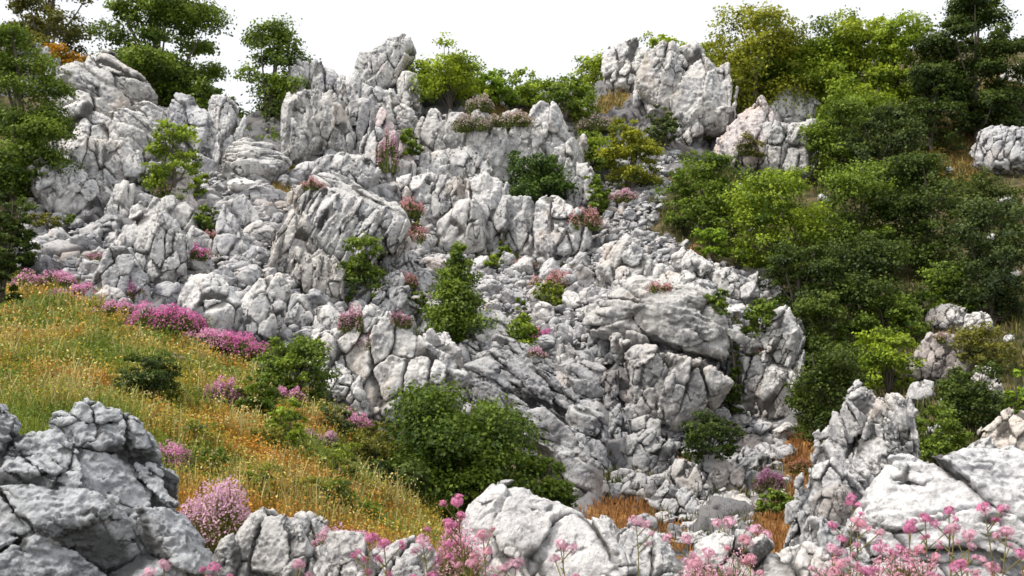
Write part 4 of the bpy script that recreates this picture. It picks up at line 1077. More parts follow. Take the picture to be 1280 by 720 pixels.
# pink flower cushions on the slope: domes of thin stems with blossom at the tips
MG = (.80, .22, .52); PK = (.82, .38, .60); PP = (.72, .44, .54); SA = (.70, .36, .36); DU = (.45, .22, .30); PU = (.42, .18, .32); LB = (.50, .42, .36)
CU = [
 (238, 326, 44, 26, MG, 'bright magenta cushion among rocks below the pinkish upright block', 'magenta cushion'),
 (58, 362, 52, 22, PK, 'pink cushion at the upper left end of the flower band', 'upper pink cushion'), (98, 374, 40, 18, PK, 'pink cushion in the band left of the smooth white boulder', None),
 (160, 398, 48, 20, PK, 'pink cushion in the band just below the smooth white boulder', None), (205, 418, 64, 34, MG, 'largest and brightest magenta cushion of the meadow-edge band', 'largest magenta cushion'),
 (250, 436, 50, 24, PK, 'paler pink cushion between the two brightest ones of the band', None), (292, 450, 52, 30, MG, 'magenta cushion at the lower right end of the flower band', 'lower magenta cushion'),
 (125, 334, 30, 20, DU, 'dusty mauve cushion above the upper pink band', None), (166, 380, 22, 24, PU, 'purple tuft right beside the smooth white boulder', None), (124, 364, 24, 14, PK, 'small pink tuft touching the top of the smooth white boulder', None),
 (278, 508, 30, 32, PK, 'pink tuft left of the deep green meadow bush', None), (360, 508, 36, 32, PK, 'pink tuft at the foot of the dark meadow-edge bush', None), (440, 546, 40, 38, PK, 'pink tuft beside the grey-green herb bush', 'herb-side pink tuft'),
 (398, 562, 36, 32, PP, 'pale pink tuft below the grey-green herb bush', None), (210, 584, 32, 28, PK, 'pink tuft behind the jagged corner rock', None), (213, 458, 28, 14, PP, 'faded pink patch beside the lone meadow bush', None), (325, 500, 20, 16, PP, 'faded tuft between two dark meadow bushes', None),
 (512, 272, 32, 28, SA, 'salmon cushion under the mottled block', 'upper salmon cushion'), (518, 306, 38, 28, SA, 'salmon cushion below the upper salmon one', None), (506, 360, 26, 26, SA, 'dull salmon tuft left of the narrow dark evergreen', None),
 (498, 410, 26, 24, DU, 'dusty purple tuft on the round grey boulder', 'dusty purple tuft'), (440, 416, 26, 40, PP, 'pale pink fringe on the smooth-faced wall', None), (462, 440, 22, 26, PP, 'second pale pink fringe lower on the smooth-faced wall', None),
 (728, 288, 36, 36, SA, 'salmon cushion at the upper gully below the narrow white pillar', 'gully salmon cushion'), (776, 254, 34, 20, PP, 'pale mauve cushion under the ochre-tipped gully bush', None), (690, 362, 42, 28, SA, 'salmon flowers over the yellow-green centre bush', 'centre salmon flowers'),
 (654, 336, 26, 16, SA, 'small salmon tuft below the square-cut block', None), (825, 366, 30, 18, SA, 'small salmon cushion on the ledge above the main wall', 'ledge salmon cushion'), (674, 428, 30, 24, MG, 'vivid magenta tuft right of the slim green bush', 'vivid magenta tuft'), (670, 448, 24, 18, PP, 'faded pink tuft below the vivid magenta one', None),
 (948, 444, 28, 20, (.5, .2, .26), 'dark pink cushion on top of the isolated pale pillar', 'pillar cushion'), (960, 616, 34, 34, PU, 'purple flowers above the dark bush in the hollow', None), (486, 216, 20, 60, PP, 'long pale pink drift down the slanting slab by the tall pillar', None),
 (391, 238, 26, 18, SA, 'small salmon tuft on the long slanting ledge', None), (640, 160, 44, 24, (.62, .50, .42), 'pale pinkish straw drift on the central skyline shelf', 'pale skyline drift'), (590, 165, 40, 26, LB, 'straw-coloured tuft left of the pale skyline drift', None), (210, 246, 24, 22, (.6, .42, .40), 'pinkish straw tuft over the pinkish upright block', None),
 (600, 140, 30, 24, LB, 'dry straw tuft beside the small fresh green skyline bush', None), (930, 195, 30, 28, LB, 'dry straw tuft on the sloping shoulder', None), (1185, 428, 34, 18, (.5, .36, .3), 'dry brownish tuft on the pinkish weathered outcrop', None), (1110, 478, 30, 22, (.38, .27, .23), 'dull brown tuft above the leaning split column', None),
 (745, 165, 40, 26, LB, 'straw-coloured tuft beside the rounded dip bush', None), (265, 300, 18, 14, SA, 'salmon tuft by the small dark scree bush', None), (435, 490, 20, 16, PP, 'pale tuft in front of the upright grey slabs', None), (1000, 590, 26, 22, (.5, .22, .12), 'rusty red tuft on the red earth below the pillar', None),
]
def cushion(cx, yb, w, h, colr, label, short, name='flower_cushion', Y=None, blossom=2.4, n=None, green=(.10, .13, .05)):
    P0 = at(cx, yb, Y) if Y else SURF[(cx, yb)] if (cx, yb) in SURF else hit1(cx, yb)
    m2 = P0[1] / FPX; W, H = w * m2, h * m2
    g = np.random.default_rng(int(cx * 31 + yb))
    n = n or int(np.clip(w * h * 1.0, 240, 6000))
    root = bpy.data.objects.new(name, None); col.objects.link(root)
    root.location = [float(P0[0]), float(P0[1]), float(P0[2]) - 0.02]
    root.empty_display_size = 0.2
    tag(root, label, 'flowers', 'flower cushions on the slope')
    # blossom tips: several sub-tufts so the outline is uneven
    kt = 7 if name != 'flower_cushion' else 13
    tc = np.stack([g.uniform(-.42, .42, kt) * W, g.uniform(-.3, .3, kt) * W, np.zeros(kt)], -1)
    ht = H * (1 - 0.9 * (tc[:, 0] / W) ** 2 * 2) * g.uniform(.65, 1.05, kt)
    ti = g.integers(0, kt, n)
    a = g.random(n) * 6.28; q = np.sqrt(g.random(n))
    R = (0.24 if kt == 7 else 0.17) * W
    tip = tc[ti] + np.stack([np.cos(a) * q * R, np.sin(a) * q * R, ht[ti] * np.sqrt(np.clip(1.05 - q ** 2, 0, 1)) * g.uniform(.72, 1.02, n)], -1)
    V, F = leaf_quads(tip, g.normal(size=(n, 3)) + np.array([0, -.4, .8]), blossom * m2 * (.7 + .6 * g.random(n)), g, .8)
    link('blossom', mk_mesh('blossom', V, F, False, {'v': ('POINT', 'FLOAT', np.repeat(np.clip(.42 + .2 * g.normal(size=n), 0, 1), 4))}), M_PETAL, root, color=np.array(colr))
    m = max(60, n // 2)
    s = g.integers(0, n, m)
    base = tc[ti[s]] * .7 + np.stack([g.normal(size=m) * W * .05, g.normal(size=m) * W * .05, np.zeros(m)], -1)
    end = base + (tip[s] - base) * g.uniform(.7, .97, m)[:, None]
    wd = np.stack([np.ones(m), np.zeros(m), np.zeros(m)], -1) * (0.8 * m2)
    Vs = np.stack([base - wd, base + wd, end + wd * .4, end - wd * .4], 1).reshape(-1, 3)
    nl = m * 2
    lp = tc[g.integers(0, kt, nl)] + np.stack([g.normal(size=nl) * R * .6, g.normal(size=nl) * R * .6, H * g.uniform(0, .55, nl)], -1)
    Vl, Fl = leaf_quads(lp, g.normal(size=(nl, 3)) + np.array([0, 0, .6]), 3.2 * m2 * (.6 + .8 * g.random(nl)), g, .35)
    V = np.concatenate([Vs, Vl]); F = np.arange(len(V)).reshape(-1, 4)
    link('foliage', mk_mesh('foliage', V, F, False, {'v': ('POINT', 'FLOAT', np.repeat(g.random(len(F)), 4))}), M_LEAF, root, color=green)
    if short: LANDMARKS.append((cx, yb - h / 2, short, w / 2))
    if w >= 26: BLOCKED.append([(cx - w * .4, yb), (cx - w * .4, yb - h * .7), (cx + w * .4, yb - h * .7), (cx + w * .4, yb)])
for r_ in CU:
    if (r_[1] < 330 or r_[0] > 330) and r_[1] < 480: root_on_rock(r_[0], r_[1], 3)
for cx, yb, w, h, cl, lab, sh in CU:
    cushion(cx, yb, w * (1.6 if yb > 330 and cx < 320 else 1.25), h * (1.3 if yb > 330 and cx < 320 else 1.0), np.array(cl) * .9 + .05, lab, sh)
cushion(275, 700, 120, 108, (.80, .52, .66), 'large pale pink flower mound beside the jagged corner rock', 'pale pink mound', name='flower_mound', Y=6.6, blossom=3.4, n=4200, green=(.16, .17, .07))
cushion(560, 735, 110, 90, (.78, .42, .55), 'loose pink flower mound in front of the broad white dome', None, name='flower_mound', Y=4.6, blossom=3.6, n=1500, green=(.16, .17, .07))
cushion(430, 690, 70, 44, (.78, .44, .58), 'small pink flower mound behind the low flat white rock', None, name='flower_mound', Y=5.6, blossom=3.6, n=700, green=(.14, .16, .06))
cushion(905, 742, 110, 62, (.80, .47, .58), 'loose pink flower mound in front of the low white ridge', None, name='flower_mound', Y=4.1, blossom=3.4, n=700, green=(.16, .17, .08))
cushion(1165, 760, 150, 90, (.80, .46, .57), 'loose pink flower mound in front of the flat-topped white rock', None, name='flower_mound', Y=4.0, blossom=3.4, n=1100, green=(.16, .17, .08))
cushion(1060, 740, 80, 62, (.80, .50, .60), 'small loose pink flower mound at the foot of the dark seamed base rock', None, name='flower_mound', Y=4.2, blossom=3.4, n=450, green=(.16, .17, .08))
print('cushions', time.time() - T0)

# ------------------------------------------------------------------ tall pink flowers standing in front
def flower_head(R, nf, s, g):
    """domed cluster of five-petalled florets"""
    d = g.normal(size=(nf, 3)); d /= np.linalg.norm(d, axis=1, keepdims=True)
    d[:, 2] = np.where(g.random(nf) < .8, np.abs(d[:, 2]), d[:, 2])
    c = d * R * g.uniform(.65, 1.05, nf)[:, None] * np.array([1, 1, .85])
    ref = g.normal(size=(nf, 3)); A = np.cross(d, ref); A /= np.linalg.norm(A, axis=1, keepdims=True); B = np.cross(d, A)
    V = []
    for k in range(5):
        t = k * 2 * np.pi / 5
        r = math.cos(t) * A + math.sin(t) * B; q = -math.sin(t) * A + math.cos(t) * B
        V.append(np.stack([c, c + r * s * .55 + q * s * .24 + d * s * .1, c + r * s + d * s * .02, c + r * s * .55 - q * s * .24 + d * s * .1], 1))
    V = np.stack(V, 1).reshape(-1, 3)
    t = np.repeat(np.clip(.45 + .22 * g.normal(size=nf), 0, 1), 20)
    z = np.zeros_like(c) + np.array([0, 0, -R * .3]); w = A * .0012
    Vp = np.stack([z - w, z + w, c + w, c - w], 1).reshape(-1, 3)
    V = np.concatenate([V, Vp]); t = np.concatenate([t, np.full(len(Vp), .2)])
    return V, np.arange(len(V)).reshape(-1, 4), t

HEADS = []
for k in range(6):
    g = np.random.default_rng(900 + k)
    V, F, t = flower_head(0.030 + .006 * (k % 3), 40, 0.0108, g)
    me = mk_mesh('flower_head', V, F, False, {'v': ('POINT', 'FLOAT', t)})
    me.materials.append(M_PETAL); HEADS.append(me)
GF = 'tall pink flowers in front'
def valerian(px, py, Y, nh, colr, label, wob):
    top = at(px, py, Y); g = np.random.default_rng(int(px * 17 + py * 5))
    gz = float(height(top[0], top[1])); H = max(top[2] - gz, .3)
    bx = top[0] + g.normal() * .06; by = Y + g.normal() * .04
    root = bpy.data.objects.new('valerian_plant', None); col.objects.link(root); root.location = (float(bx), float(by), gz - .03); root.empty_display_size = .1
    tag(root, label, 'flower', GF)
    end = np.array([top[0] - bx, top[1] - by, H - .02])
    k = np.linspace(0, 1, 9)
    main = end * k[:, None]; main[:, 0] += .03 * np.sin(k * 4 + wob); main[:, 0] -= .03 * math.sin(4 + wob) * k
    paths = [(main, .0045 * (1 - .5 * k))]
    tips = [main[-1]]
    for j in range(nh + 1):
        t = 1 - (0.03 + .038 * j + .02 * g.random()) / H * 1.0
        b0 = np.array([np.interp(t, k, main[:, i]) for i in range(3)])
        a = g.random() * 6.28; ln = .035 + .06 * g.random()
        e = b0 + np.array([math.cos(a) * ln, math.sin(a) * ln, ln * .45])
        kk = np.linspace(0, 1, 4)[:, None]
        pp = b0 - np.array([0, 0, ln * .5]) + (e - b0 + np.array([0, 0, ln * .5])) * kk
        paths.append((pp, np.full(4, .0026))); tips.append(e)
    V, F = tubes(paths, 5)
    link('stem', mk_mesh('stem', V, F, True, {'v': ('POINT', 'FLOAT', np.full(len(V), .55))}), M_LEAF, root, color=(.20, .19, .10))
    # paired lance leaves
    nl = 16
    tt = np.repeat(np.linspace(.35, .9, nl // 2), 2)
    bb = np.stack([np.interp(tt, k, main[:, i]) for i in range(3)], -1)
    a = np.repeat(np.arange(nl // 2) * 1.57, 2) + np.tile([0, np.pi], nl // 2) + .3 * g.normal(size=nl)
    dr = np.stack([np.cos(a), np.sin(a), np.full(nl, .55)], -1); sd = np.stack([-np.sin(a), np.cos(a), np.zeros(nl)], -1)
    ln = (.075 * (1.15 - tt))[:, None] + .012
    Vl = np.stack([bb, bb + dr * ln * .45 + sd * ln * .2, bb + dr * ln * np.array([1, 1, .75]), bb + dr * ln * .45 - sd * ln * .2], 1).reshape(-1, 3)
    link('foliage', mk_mesh('foliage', Vl, np.arange(len(Vl)).reshape(-1, 4), False, {'v': ('POINT', 'FLOAT', np.repeat(g.random(nl), 4))}), M_LEAF, root, color=(.13, .16, .075))
    for j, e in enumerate(tips):
        o = link('flower_head', HEADS[int(g.integers(0, 6))], None, root, loc=e, color=np.array(colr) * (.85 + .3 * g.random()))
        s = (1.0 if j == 0 else .4 + .4 * g.random()) * Y / 4.6
        o.scale = (s, s, s); o.rotation_euler = (g.normal() * .3, g.normal() * .3, g.random() * 6)

VP = (.72, .29, .47); VL = (.78, .50, .60); VS = (.77, .43, .51)
VAL = [
 (572, 612, 4.2, 5, VP, 'tall magenta-pink flower spike rising left of the broad white dome'), (560, 640, 4.3, 3, VP, 'paler spike leaning left of the tallest central flower'),
 (463, 658, 4.4, 4, VP, 'magenta flower cluster above the low flat white rock'), (480, 668, 4.5, 3, VP, 'second magenta cluster just right of the first over the flat rock'), (528, 664, 4.6, 2, VL, 'small pale bud spike left of the broad white dome'),
 (604, 655, 4.0, 3, VS, 'salmon-pink spike against the left flank of the broad white dome'), (590, 690, 3.9, 4, VS, 'full salmon-pink head low on the left flank of the dome'), (540, 705, 3.9, 4, VP, 'bright pink head at the bottom edge above the flat rock end'),
 (618, 710, 3.7, 2, VP, 'small pink flower at the very bottom in front of the dome'), (700, 665, 4.0, 2, VL, 'faint pink floret standing before the dome face'), (708, 712, 3.7, 2, VP, 'lone pink flower at the bottom before the dome right half'),
 (268, 695, 4.0, 4, VP, 'crimson-pink head between the corner rock and the cracked dome'), (262, 710, 3.9, 2, VP, 'lower crimson-pink bud beside the corner rock'), (205, 690, 3.6, 1, VL, 'single pink flower in front of the jagged corner rock'),
 (335, 718, 3.8, 2, VP, 'magenta flower at the bottom before the cracked dome'), (373, 690, 4.0, 3, VL, 'pale pink spray right of the cracked dome'), (425, 716, 3.9, 3, VP, 'dark pink bud cluster below the low flat rock'), (490, 716, 3.8, 1, VP, 'tiny pink bud in front of the low flat rock'),
 (858, 660, 4.3, 3, VL, 'pale pink spray left of the low white ridge'), (868, 690, 4.0, 4, VS, 'salmon head at the left tip of the low white ridge'), (885, 678, 4.2, 4, VL, 'pale head above the left tip of the low white ridge'),
 (912, 640, 4.6, 4, VL, 'tall pale pink spike in the hollow view above the white ridge'), (930, 660, 4.4, 5, VS, 'dense salmon head over the middle of the white ridge'), (946, 650, 4.6, 3, VL, 'pale spike right of the dense salmon head'), (938, 684, 4.1, 4, VS, 'low salmon head resting on the white ridge'), (895, 710, 3.8, 4, VP, 'bright head at the bottom of the white ridge'),
 (1066, 612, 4.4, 4, VP, 'tall bright pink spike before the split column base'), (1072, 640, 4.3, 5, VS, 'full salmon spike below the tallest right-hand one'), (1040, 672, 4.2, 3, VL, 'pale spray before the dark seamed base rock'), (1048, 690, 4.0, 4, VS, 'salmon spray right of the white ridge end'), (1082, 700, 3.8, 4, VP, 'pink spray at the left foot of the flat-topped rock'),
 (1100, 670, 4.2, 4, VP, 'pink spike crossing the left flank of the flat-topped rock'), (1136, 646, 4.2, 4, VP, 'bright pink spike before the dark front of the flat-topped rock'), (1156, 634, 4.3, 3, VP, 'slightly taller pink spike right of the bright one at the dark front'), (1150, 672, 4.0, 5, VS, 'full salmon head low before the dark front'), (1186, 625, 4.3, 2, VP, 'little pink head touching the white top of the flat rock'),
 (1192, 645, 4.0, 4, VL, 'pale spike at the crack of the flat-topped rock'), (1200, 690, 3.8, 4, VP, 'pink head at the bottom below the crack of the flat rock'), (1165, 706, 3.7, 4, VP, 'bottom-edge pink head before the dark front'), (1125, 708, 3.7, 4, VS, 'bottom-edge salmon head left of the dark front'), (1212, 655, 4.2, 3, VL, 'slender pale spike right of the flat rock crack'),
 (1258, 650, 4.0, 5, VL, 'big pale pink head near the right edge'), (1274, 676, 3.9, 5, VP, 'big bright pink head at the right edge'), (1240, 695, 3.8, 4, VS, 'salmon head at the bottom near the right edge'), (1020, 712, 3.7, 3, VP, 'pink bud spray at the bottom of the white ridge right end'), (975, 716, 3.7, 2, VL, 'faint pink flower at the bottom middle of the white ridge'),
 (645, 690, 3.9, 2, VL, 'faint pink flower on the left face of the dome'), (795, 640, 4.6, 2, VL, 'small pale flower over the rounded white lobe'), (1230, 622, 4.4, 2, VP, 'little pink flower against the right part of the flat white top'),
]
for i, (px, py, Y, nh, cl, lab) in enumerate(VAL):
    valerian(px, py, Y, nh, cl, lab, i * 1.3)
print('valerian', time.time() - T0)

# ------------------------------------------------------------------ meadow grass (nobody could count it)
def blades(P, H, Wd, tone, name, label, lean=.35):
    n = len(P); g = np.random.default_rng(5)
    a = g.random(n) * 6.28; dr = np.stack([np.cos(a), np.sin(a), np.zeros(n)], -1); sd = np.stack([-np.sin(a), np.cos(a), np.zeros(n)], -1)
    b = (lean * H * g.uniform(.2, 1.3, n))[:, None]
    up = np.array([0, 0, 1.0])
    m = P + dr * b * .3 + up * (H * .55)[:, None]; t = P + dr * b + up * H[:, None]
    w = Wd[:, None]
    V = np.stack([P - sd * w, P + sd * w, m + sd * w * .8, m - sd * w * .8, t + sd * w * .25, t - sd * w * .25], 1).reshape(-1, 3)
    i = np.arange(n)[:, None] * 6
    F = np.concatenate([i + np.array([[0, 1, 2, 3]]), i + np.array([[3, 2, 4, 5]])], 0)
    tn = np.repeat(np.concatenate([tone, np.ones((n, 1))], 1), 6, 0)
    o = link(name, mk_mesh(name, V, F, False, {'tone': ('POINT', 'FLOAT_COLOR', tn)}), M_BLADE)
    tag(o, label, 'grass', kind='stuff')

g = np.random.default_rng(77)
N = 400000
xy = np.stack([g.uniform(-16, 1, N), g.uniform(6.6, 27, N)], -1)
P = np.concatenate([xy, height(xy[:, 0], xy[:, 1])[:, None]], 1)
gz = zones(P)[0]
px, py = project(P)
k = (gz > .5) & (px > -60) & (px < 560) & (py < 740) & (g.random(N) < np.clip(11 / P[:, 1], .25, 1.0))
P = P[k]; n = len(P)
c1 = fbm(P * np.array([.55, .55, 0]) + 3, 3); c2 = fbm(P * np.array([.9, .9, 0]) + 40, 3); c3 = fbm(P * np.array([2.2, 2.2, 0]) + 90, 2)
pal = np.array([(.40, .32, .045), (.20, .27, .035), (.52, .27, .045), (.52, .46, .19), (.40, .20, .06)])   # ochre, green, orange, straw, rust
wts = np.stack([1.0 + .8 * c1, 1.5 + 2.3 * c2, .8 - 1.6 * c1, .42 + .8 * c3, .18 - .7 * c2], -1).clip(.02) ** 2.0
wts /= wts.sum(1, keepdims=True)
ci = (g.random(n)[:, None] > np.cumsum(wts, 1)).sum(1).clip(0, 4)
tone = pal[ci] * (.55 + .8 * g.random(n))[:, None]
H = (.06 + .17 * g.random(n) ** 1.6) * (1 + .6 * c3) * np.where(ci == 3, 1.35, 1) * np.clip(.75 + P[:, 1] / 50, .8, 1.2)
blades(P - np.array([0, 0, .04]), H, (.0045 + .004 * g.random(n)) * np.clip(P[:, 1] / 9, .8, 2), tone, 'meadow_grass', 'ochre and green summer grass covering the left meadow bank')
def specks(P, tone, size, name, label, g):
    n = len(P)
    V, F = leaf_quads(P, g.normal(size=(n, 3)) + np.array([0, -.3, .8]), size, g, .6)
    o = link(name, mk_mesh(name, V, F, False, {'tone': ('POINT', 'FLOAT_COLOR', np.repeat(np.concatenate([tone, np.ones((n, 1))], 1), 4, 0))}), M_BLADE)
    tag(o, label, 'herbs', kind='stuff')
q = g.integers(0, n, 190000)
hz = g.random(len(q))
Ps = P[q] + g.normal(size=(len(q), 3)) * np.array([.05, .05, 0]); Ps[:, 2] += H[q] * (.25 + .95 * hz)
tn = tone[q] * (.7 + .75 * hz)[:, None]
gr = g.random(len(q)) < np.clip(.48 + 1.0 * c2[q], .04, .97)
tn[gr] = np.array([.17, .235, .035]) * (.5 + .9 * g.random(gr.sum()))[:, None]
specks(Ps, tn, 3.0 * P[q, 1] / FPX * (.6 + .9 * g.random(len(q))), 'meadow_herbs', 'small herb leaves and yellow seed heads through the meadow grass', g)
print('grass', n, time.time() - T0)
# tufts of grass and low herbs between the rocks and on the wooded side
N = 26000
px = g.uniform(-20, 1300, N); py = g.uniform(45, 690, N)
P, ok = hit(px, py)
z = zones(P); c1 = fbm(P * .35 + 7, 3)
patch = np.clip(z[0] * .9 * (py < 330) + z[2] * .5 * (px > 780) + z[1] * .8 + np.clip(c1 - .28, 0, 1) * .8, 0, 1)
k = ok & (g.random(N) < patch) & (P[:, 1] > 8)
P = P[k]; z = [q[k] for q in z]
Pr = np.repeat(P, 7, 0) + g.normal(size=(len(P) * 7, 3)) * np.array([.12, .12, 0]); Pr[:, 2] = height(Pr[:, 0], Pr[:, 1]) - .02
n = len(Pr); zr = np.repeat(z[1], 7); zg = np.repeat(z[0], 7)
pal = np.array([(.11, .13, .03), (.22, .18, .06), (.32, .22, .08), (.06, .085, .02)])
pick = np.where(zr > .3, 2, np.where(zg > .4, g.integers(1, 3, n), g.choice([0, 1, 3], n)))
tone = pal[pick] * (.6 + .7 * g.random(n))[:, None]
tone = np.where((zr > .3)[:, None], np.array([.34, .17, .055]) * (.6 + .7 * g.random(n))[:, None], tone)
blades(Pr, (.10 + .16 * g.random(n)) * np.where(zr > .3, .55, 1), .010 * Pr[:, 1] / 22 * (1 + g.random(n)), tone, 'herb_tufts', 'tufts of dry grass and herbs between the rocks', .5)
print('tufts', n, time.time() - T0)

# ------------------------------------------------------------------ loose boulders (things) and small scree (stuff)
ROCKAREA = [(18, 320), (40, 215), (70, 150), (185, 125), (300, 190), (360, 200), (440, 120), (520, 160), (600, 190), (720, 190), (765, 235), (820, 160), (850, 180), (850, 280), (900, 325), (945, 360), (1000, 400), (995, 520), (1000, 600), (985, 660), (850, 690), (770, 650), (700, 560), (560, 520), (450, 520), (400, 460), (330, 418), (250, 404), (150, 366), (60, 340)]
protos = []
for k in range(26):
    g = np.random.default_rng(300 + k)
    nres = 40
    ax = np.linspace(-1.35, 1.35, nres).astype(f32)
    X = np.stack(np.meshgrid(ax, ax, ax, indexing='ij'), -1).reshape(-1, 3)
    npl = int(g.integers(9, 16))
    nr = g.normal(size=(npl, 3)); nr /= np.linalg.norm(nr, axis=1, keepdims=True)
    ds = g.uniform(.55, .95, npl)
    sd = np.full(len(X), -1e9, f32)
    ss = np.zeros(len(X), f32); be = 20.0
    for a, d in zip(nr, ds):
        ss += np.exp(be * np.clip(X @ a.astype(f32) - d, -3, 3))
    sd = np.log(ss) / be
    sd = np.maximum(sd, np.linalg.norm(X, axis=1) - 1.08)
    rel, _ = rock_field(X + k * 5.3, 0.75, euler(k, k * .7, k * 1.3), (1, 1, 1), .62, 1.0)
    S3 = (sd - rel).reshape(nres, nres, nres)
    S3[0] = S3[-1] = .1; S3[:, 0] = S3[:, -1] = .1; S3[:, :, 0] = S3[:, :, -1] = .1
    v, F = surface_nets(S3)
    L = v * (ax[1] - ax[0]) + ax[0]
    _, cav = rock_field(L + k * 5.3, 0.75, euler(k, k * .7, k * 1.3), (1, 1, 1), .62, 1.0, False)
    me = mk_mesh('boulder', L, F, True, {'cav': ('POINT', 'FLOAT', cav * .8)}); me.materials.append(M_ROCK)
    protos.append(me)
print('protos', time.time() - T0)

def size_px(x, y, g):
    if x > 735 and y < 345: return g.uniform(7, 15)
    if y > 530: return g.uniform(12, 30)
    if x < 430: return g.uniform(14, 38) if g.random() < .6 else g.uniform(10, 20)
    return g.uniform(11, 32)

g = np.random.default_rng(4242)
BLOCKED.append([(752, 455), (782, 455), (784, 596), (742, 600)])
cand = []
tries = 0
blk = [(np.array(b), np.array(b).min(0), np.array(b).max(0)) for b in BLOCKED]
def blocked(x, y, mg=0):
    for b, lo, hi in blk:
        if lo[0] - mg < x < hi[0] + mg and lo[1] - mg < y < hi[1] + mg and inpoly(x, y, b): return True
    return False
placed = []
pool = []
while len(pool) < 5200:
    x, y = g.uniform(18, 1000), g.uniform(90, 690)
    if not inpoly(x, y, ROCKAREA): continue
    pool.append((size_px(x, y, g), x, y))
pool.sort(reverse=True)
EXTRA = [(27, 892, 652), (22, 914, 642), (20, 928, 664), (24, 878, 674), (19, 906, 670), (20, 858, 662), (17, 835, 655), (16, 1018, 322), (14, 1052, 300), (13, 992, 300), (15, 1110, 310), (14, 940, 290), (12, 1150, 252), (16, 1185, 215), (14, 1170, 250), (13, 1205, 285), (15, 1255, 255), (14, 1225, 440), (12, 1262, 425), (14, 1180, 505), (13, 1195, 490), (15, 1150, 400), (11, 1120, 160), (12, 905, 245), (13, 925, 235), (14, 1243, 372), (12, 1222, 365), (26, 1228, 243), (20, 1256, 250), (21, 1198, 262), (18, 1240, 300), (17, 1215, 330), (18, 1266, 345), (19, 1150, 395), (17, 1260, 440), (16, 1030, 250), (13, 1098, 228)]
for s, x, y in pool:
    if len(placed) >= 190: break
    if blocked(x, y) or any(((x - a) / c) ** 2 + ((y - b) / d) ** 2 < 1.1 for a, b, c, d in RED): continue
    if any((x - a) ** 2 + (y - b) ** 2 < (.42 * (s + c)) ** 2 for c, a, b in placed): continue
    placed.append((s, x, y))
placed += EXTRA
USED = set()
SHAPES = ['squat', 'blocky', 'slabby', 'pointed', 'rounded']
def describe(x, y, s, size, shape, tone):
    near = sorted(LANDMARKS, key=lambda L: math.hypot(L[0] - x, L[1] - y) - .5 * L[3])
    for nm in range(6):
        L = near[nm]
        dx, dy = x - L[0], y - L[1]
        if abs(dy) > abs(dx) * .9: rel = 'just above' if dy < 0 else 'just below'
        else: rel = 'beside'
        for q in (f'{size} {tone} {shape} boulder {rel} the {L[2]}',):
            key = (rel, L[2])
            if key not in USED and len(q.split()) <= 16:
                USED.add(key); return q
    for i in range(7):
        for j in range(i + 1, 8):
            A, B = near[i], near[j]
            v1 = np.array([A[0] - x, A[1] - y]); v2 = np.array([B[0] - x, B[1] - y])
            if v1 @ v2 < 0:
                key = tuple(sorted((A[2], B[2])))
                if key not in USED:
                    q = f'{size} {tone} {shape} boulder between the {A[2]} and the {B[2]}'
                    if len(q.split()) > 16: continue
                    USED.add(key); return q
    for i in range(8):
        A = near[i]
        rel = ('upper' if y < A[1] else 'lower') + ' ' + ('left' if x < A[0] else 'right')
        for sz in (size,):
            key = (rel, A[2])
            if key not in USED:
                USED.add(key); return f'{sz} {tone} {shape} boulder to the {rel} of the {A[2]}'
    return None

nb = 0
BPOS = []
for s, x, y in placed:
    p, ok = hit(x, y)
    if not ok[0]: continue
    p = p[0]; m2 = p[1] / FPX
    r = .5 * s * m2
    ar = np.array([g.uniform(.8, 1.25), g.uniform(.7, 1.1), g.uniform(.6, 1.1)])
    shape = 'slabby' if ar[2] < .7 else ('pointed' if ar[2] > 1.02 else ('squat' if ar[0] > 1.1 else ('rounded' if abs(ar[0] - ar[2]) < .15 else 'blocky')))
    size = 'large' if s > 26 else ('middling' if s > 17 else ('small' if s > 11 else 'tiny'))
    tv = g.random(); tone = 'pale' if tv > .66 else ('grey' if tv > .25 else 'dull grey')
    lab = describe(x, y, s, size, shape, tone)
    if lab is None: continue
    tint = np.array((1.08, 1.07, 1.06)) if tone == 'pale' else (np.array((.93, .93, .95)) if tone == 'grey' else np.array((.78, .79, .82)))
    o = link('boulder', protos[int(g.integers(0, len(protos)))], None, None, p + np.array([0, -.15 * r, .15 * r]), tint)
    o.scale = [float(q * r * 1.12) for q in ar]
    o.rotation_euler = [float(q) for q in (g.normal() * .35, g.normal() * .35, g.random() * 6.28)]
    tag(o, lab, 'boulder', 'loose boulders in the scree')
    nb += 1
print('boulders', nb, time.time() - T0)

# small scree: thousands of stones, one object
import bmesh
bm = bmesh.new(); bmesh.ops.create_icosphere(bm, subdivisions=2, radius=1)
IV = np.array([v.co[:] for v in bm.verts], f32); IF = np.array([[v.index for v in f.verts] for f in bm.faces], np.int32); bm.free()
g = np.random.default_rng(99)
VAR = []
CLEFT = [(752, 455), (782, 455), (784, 596), (742, 600)]
for k in range(24):
    npl = 8; nr = g.normal(size=(npl, 3)); nr /= np.linalg.norm(nr, axis=1, keepdims=True); ds = g.uniform(.5, .9, npl)
    t = (ds[None] / np.maximum(IV @ nr.T, 1e-3)).min(1)
    VAR.append(IV * np.minimum(t, 1.25)[:, None])
VAR = np.array(VAR)
N = 52000
px = g.uniform(5, 1010, N); py = g.uniform(80, 700, N)
k = inpoly(px + 8 * vnoise(np.stack([px / 30, py / 30, px * 0], -1)), py, ROCKAREA)
px, py = px[k], py[k]
P, ok = hit(px, py)
zz = zones(P)
k = ok & (zz[0] < .5) & (zz[1] < .15) & (zz[2] < .5) & ~inpoly(px, py, CLEFT)
P, px, py = P[k], px[k], py[k]
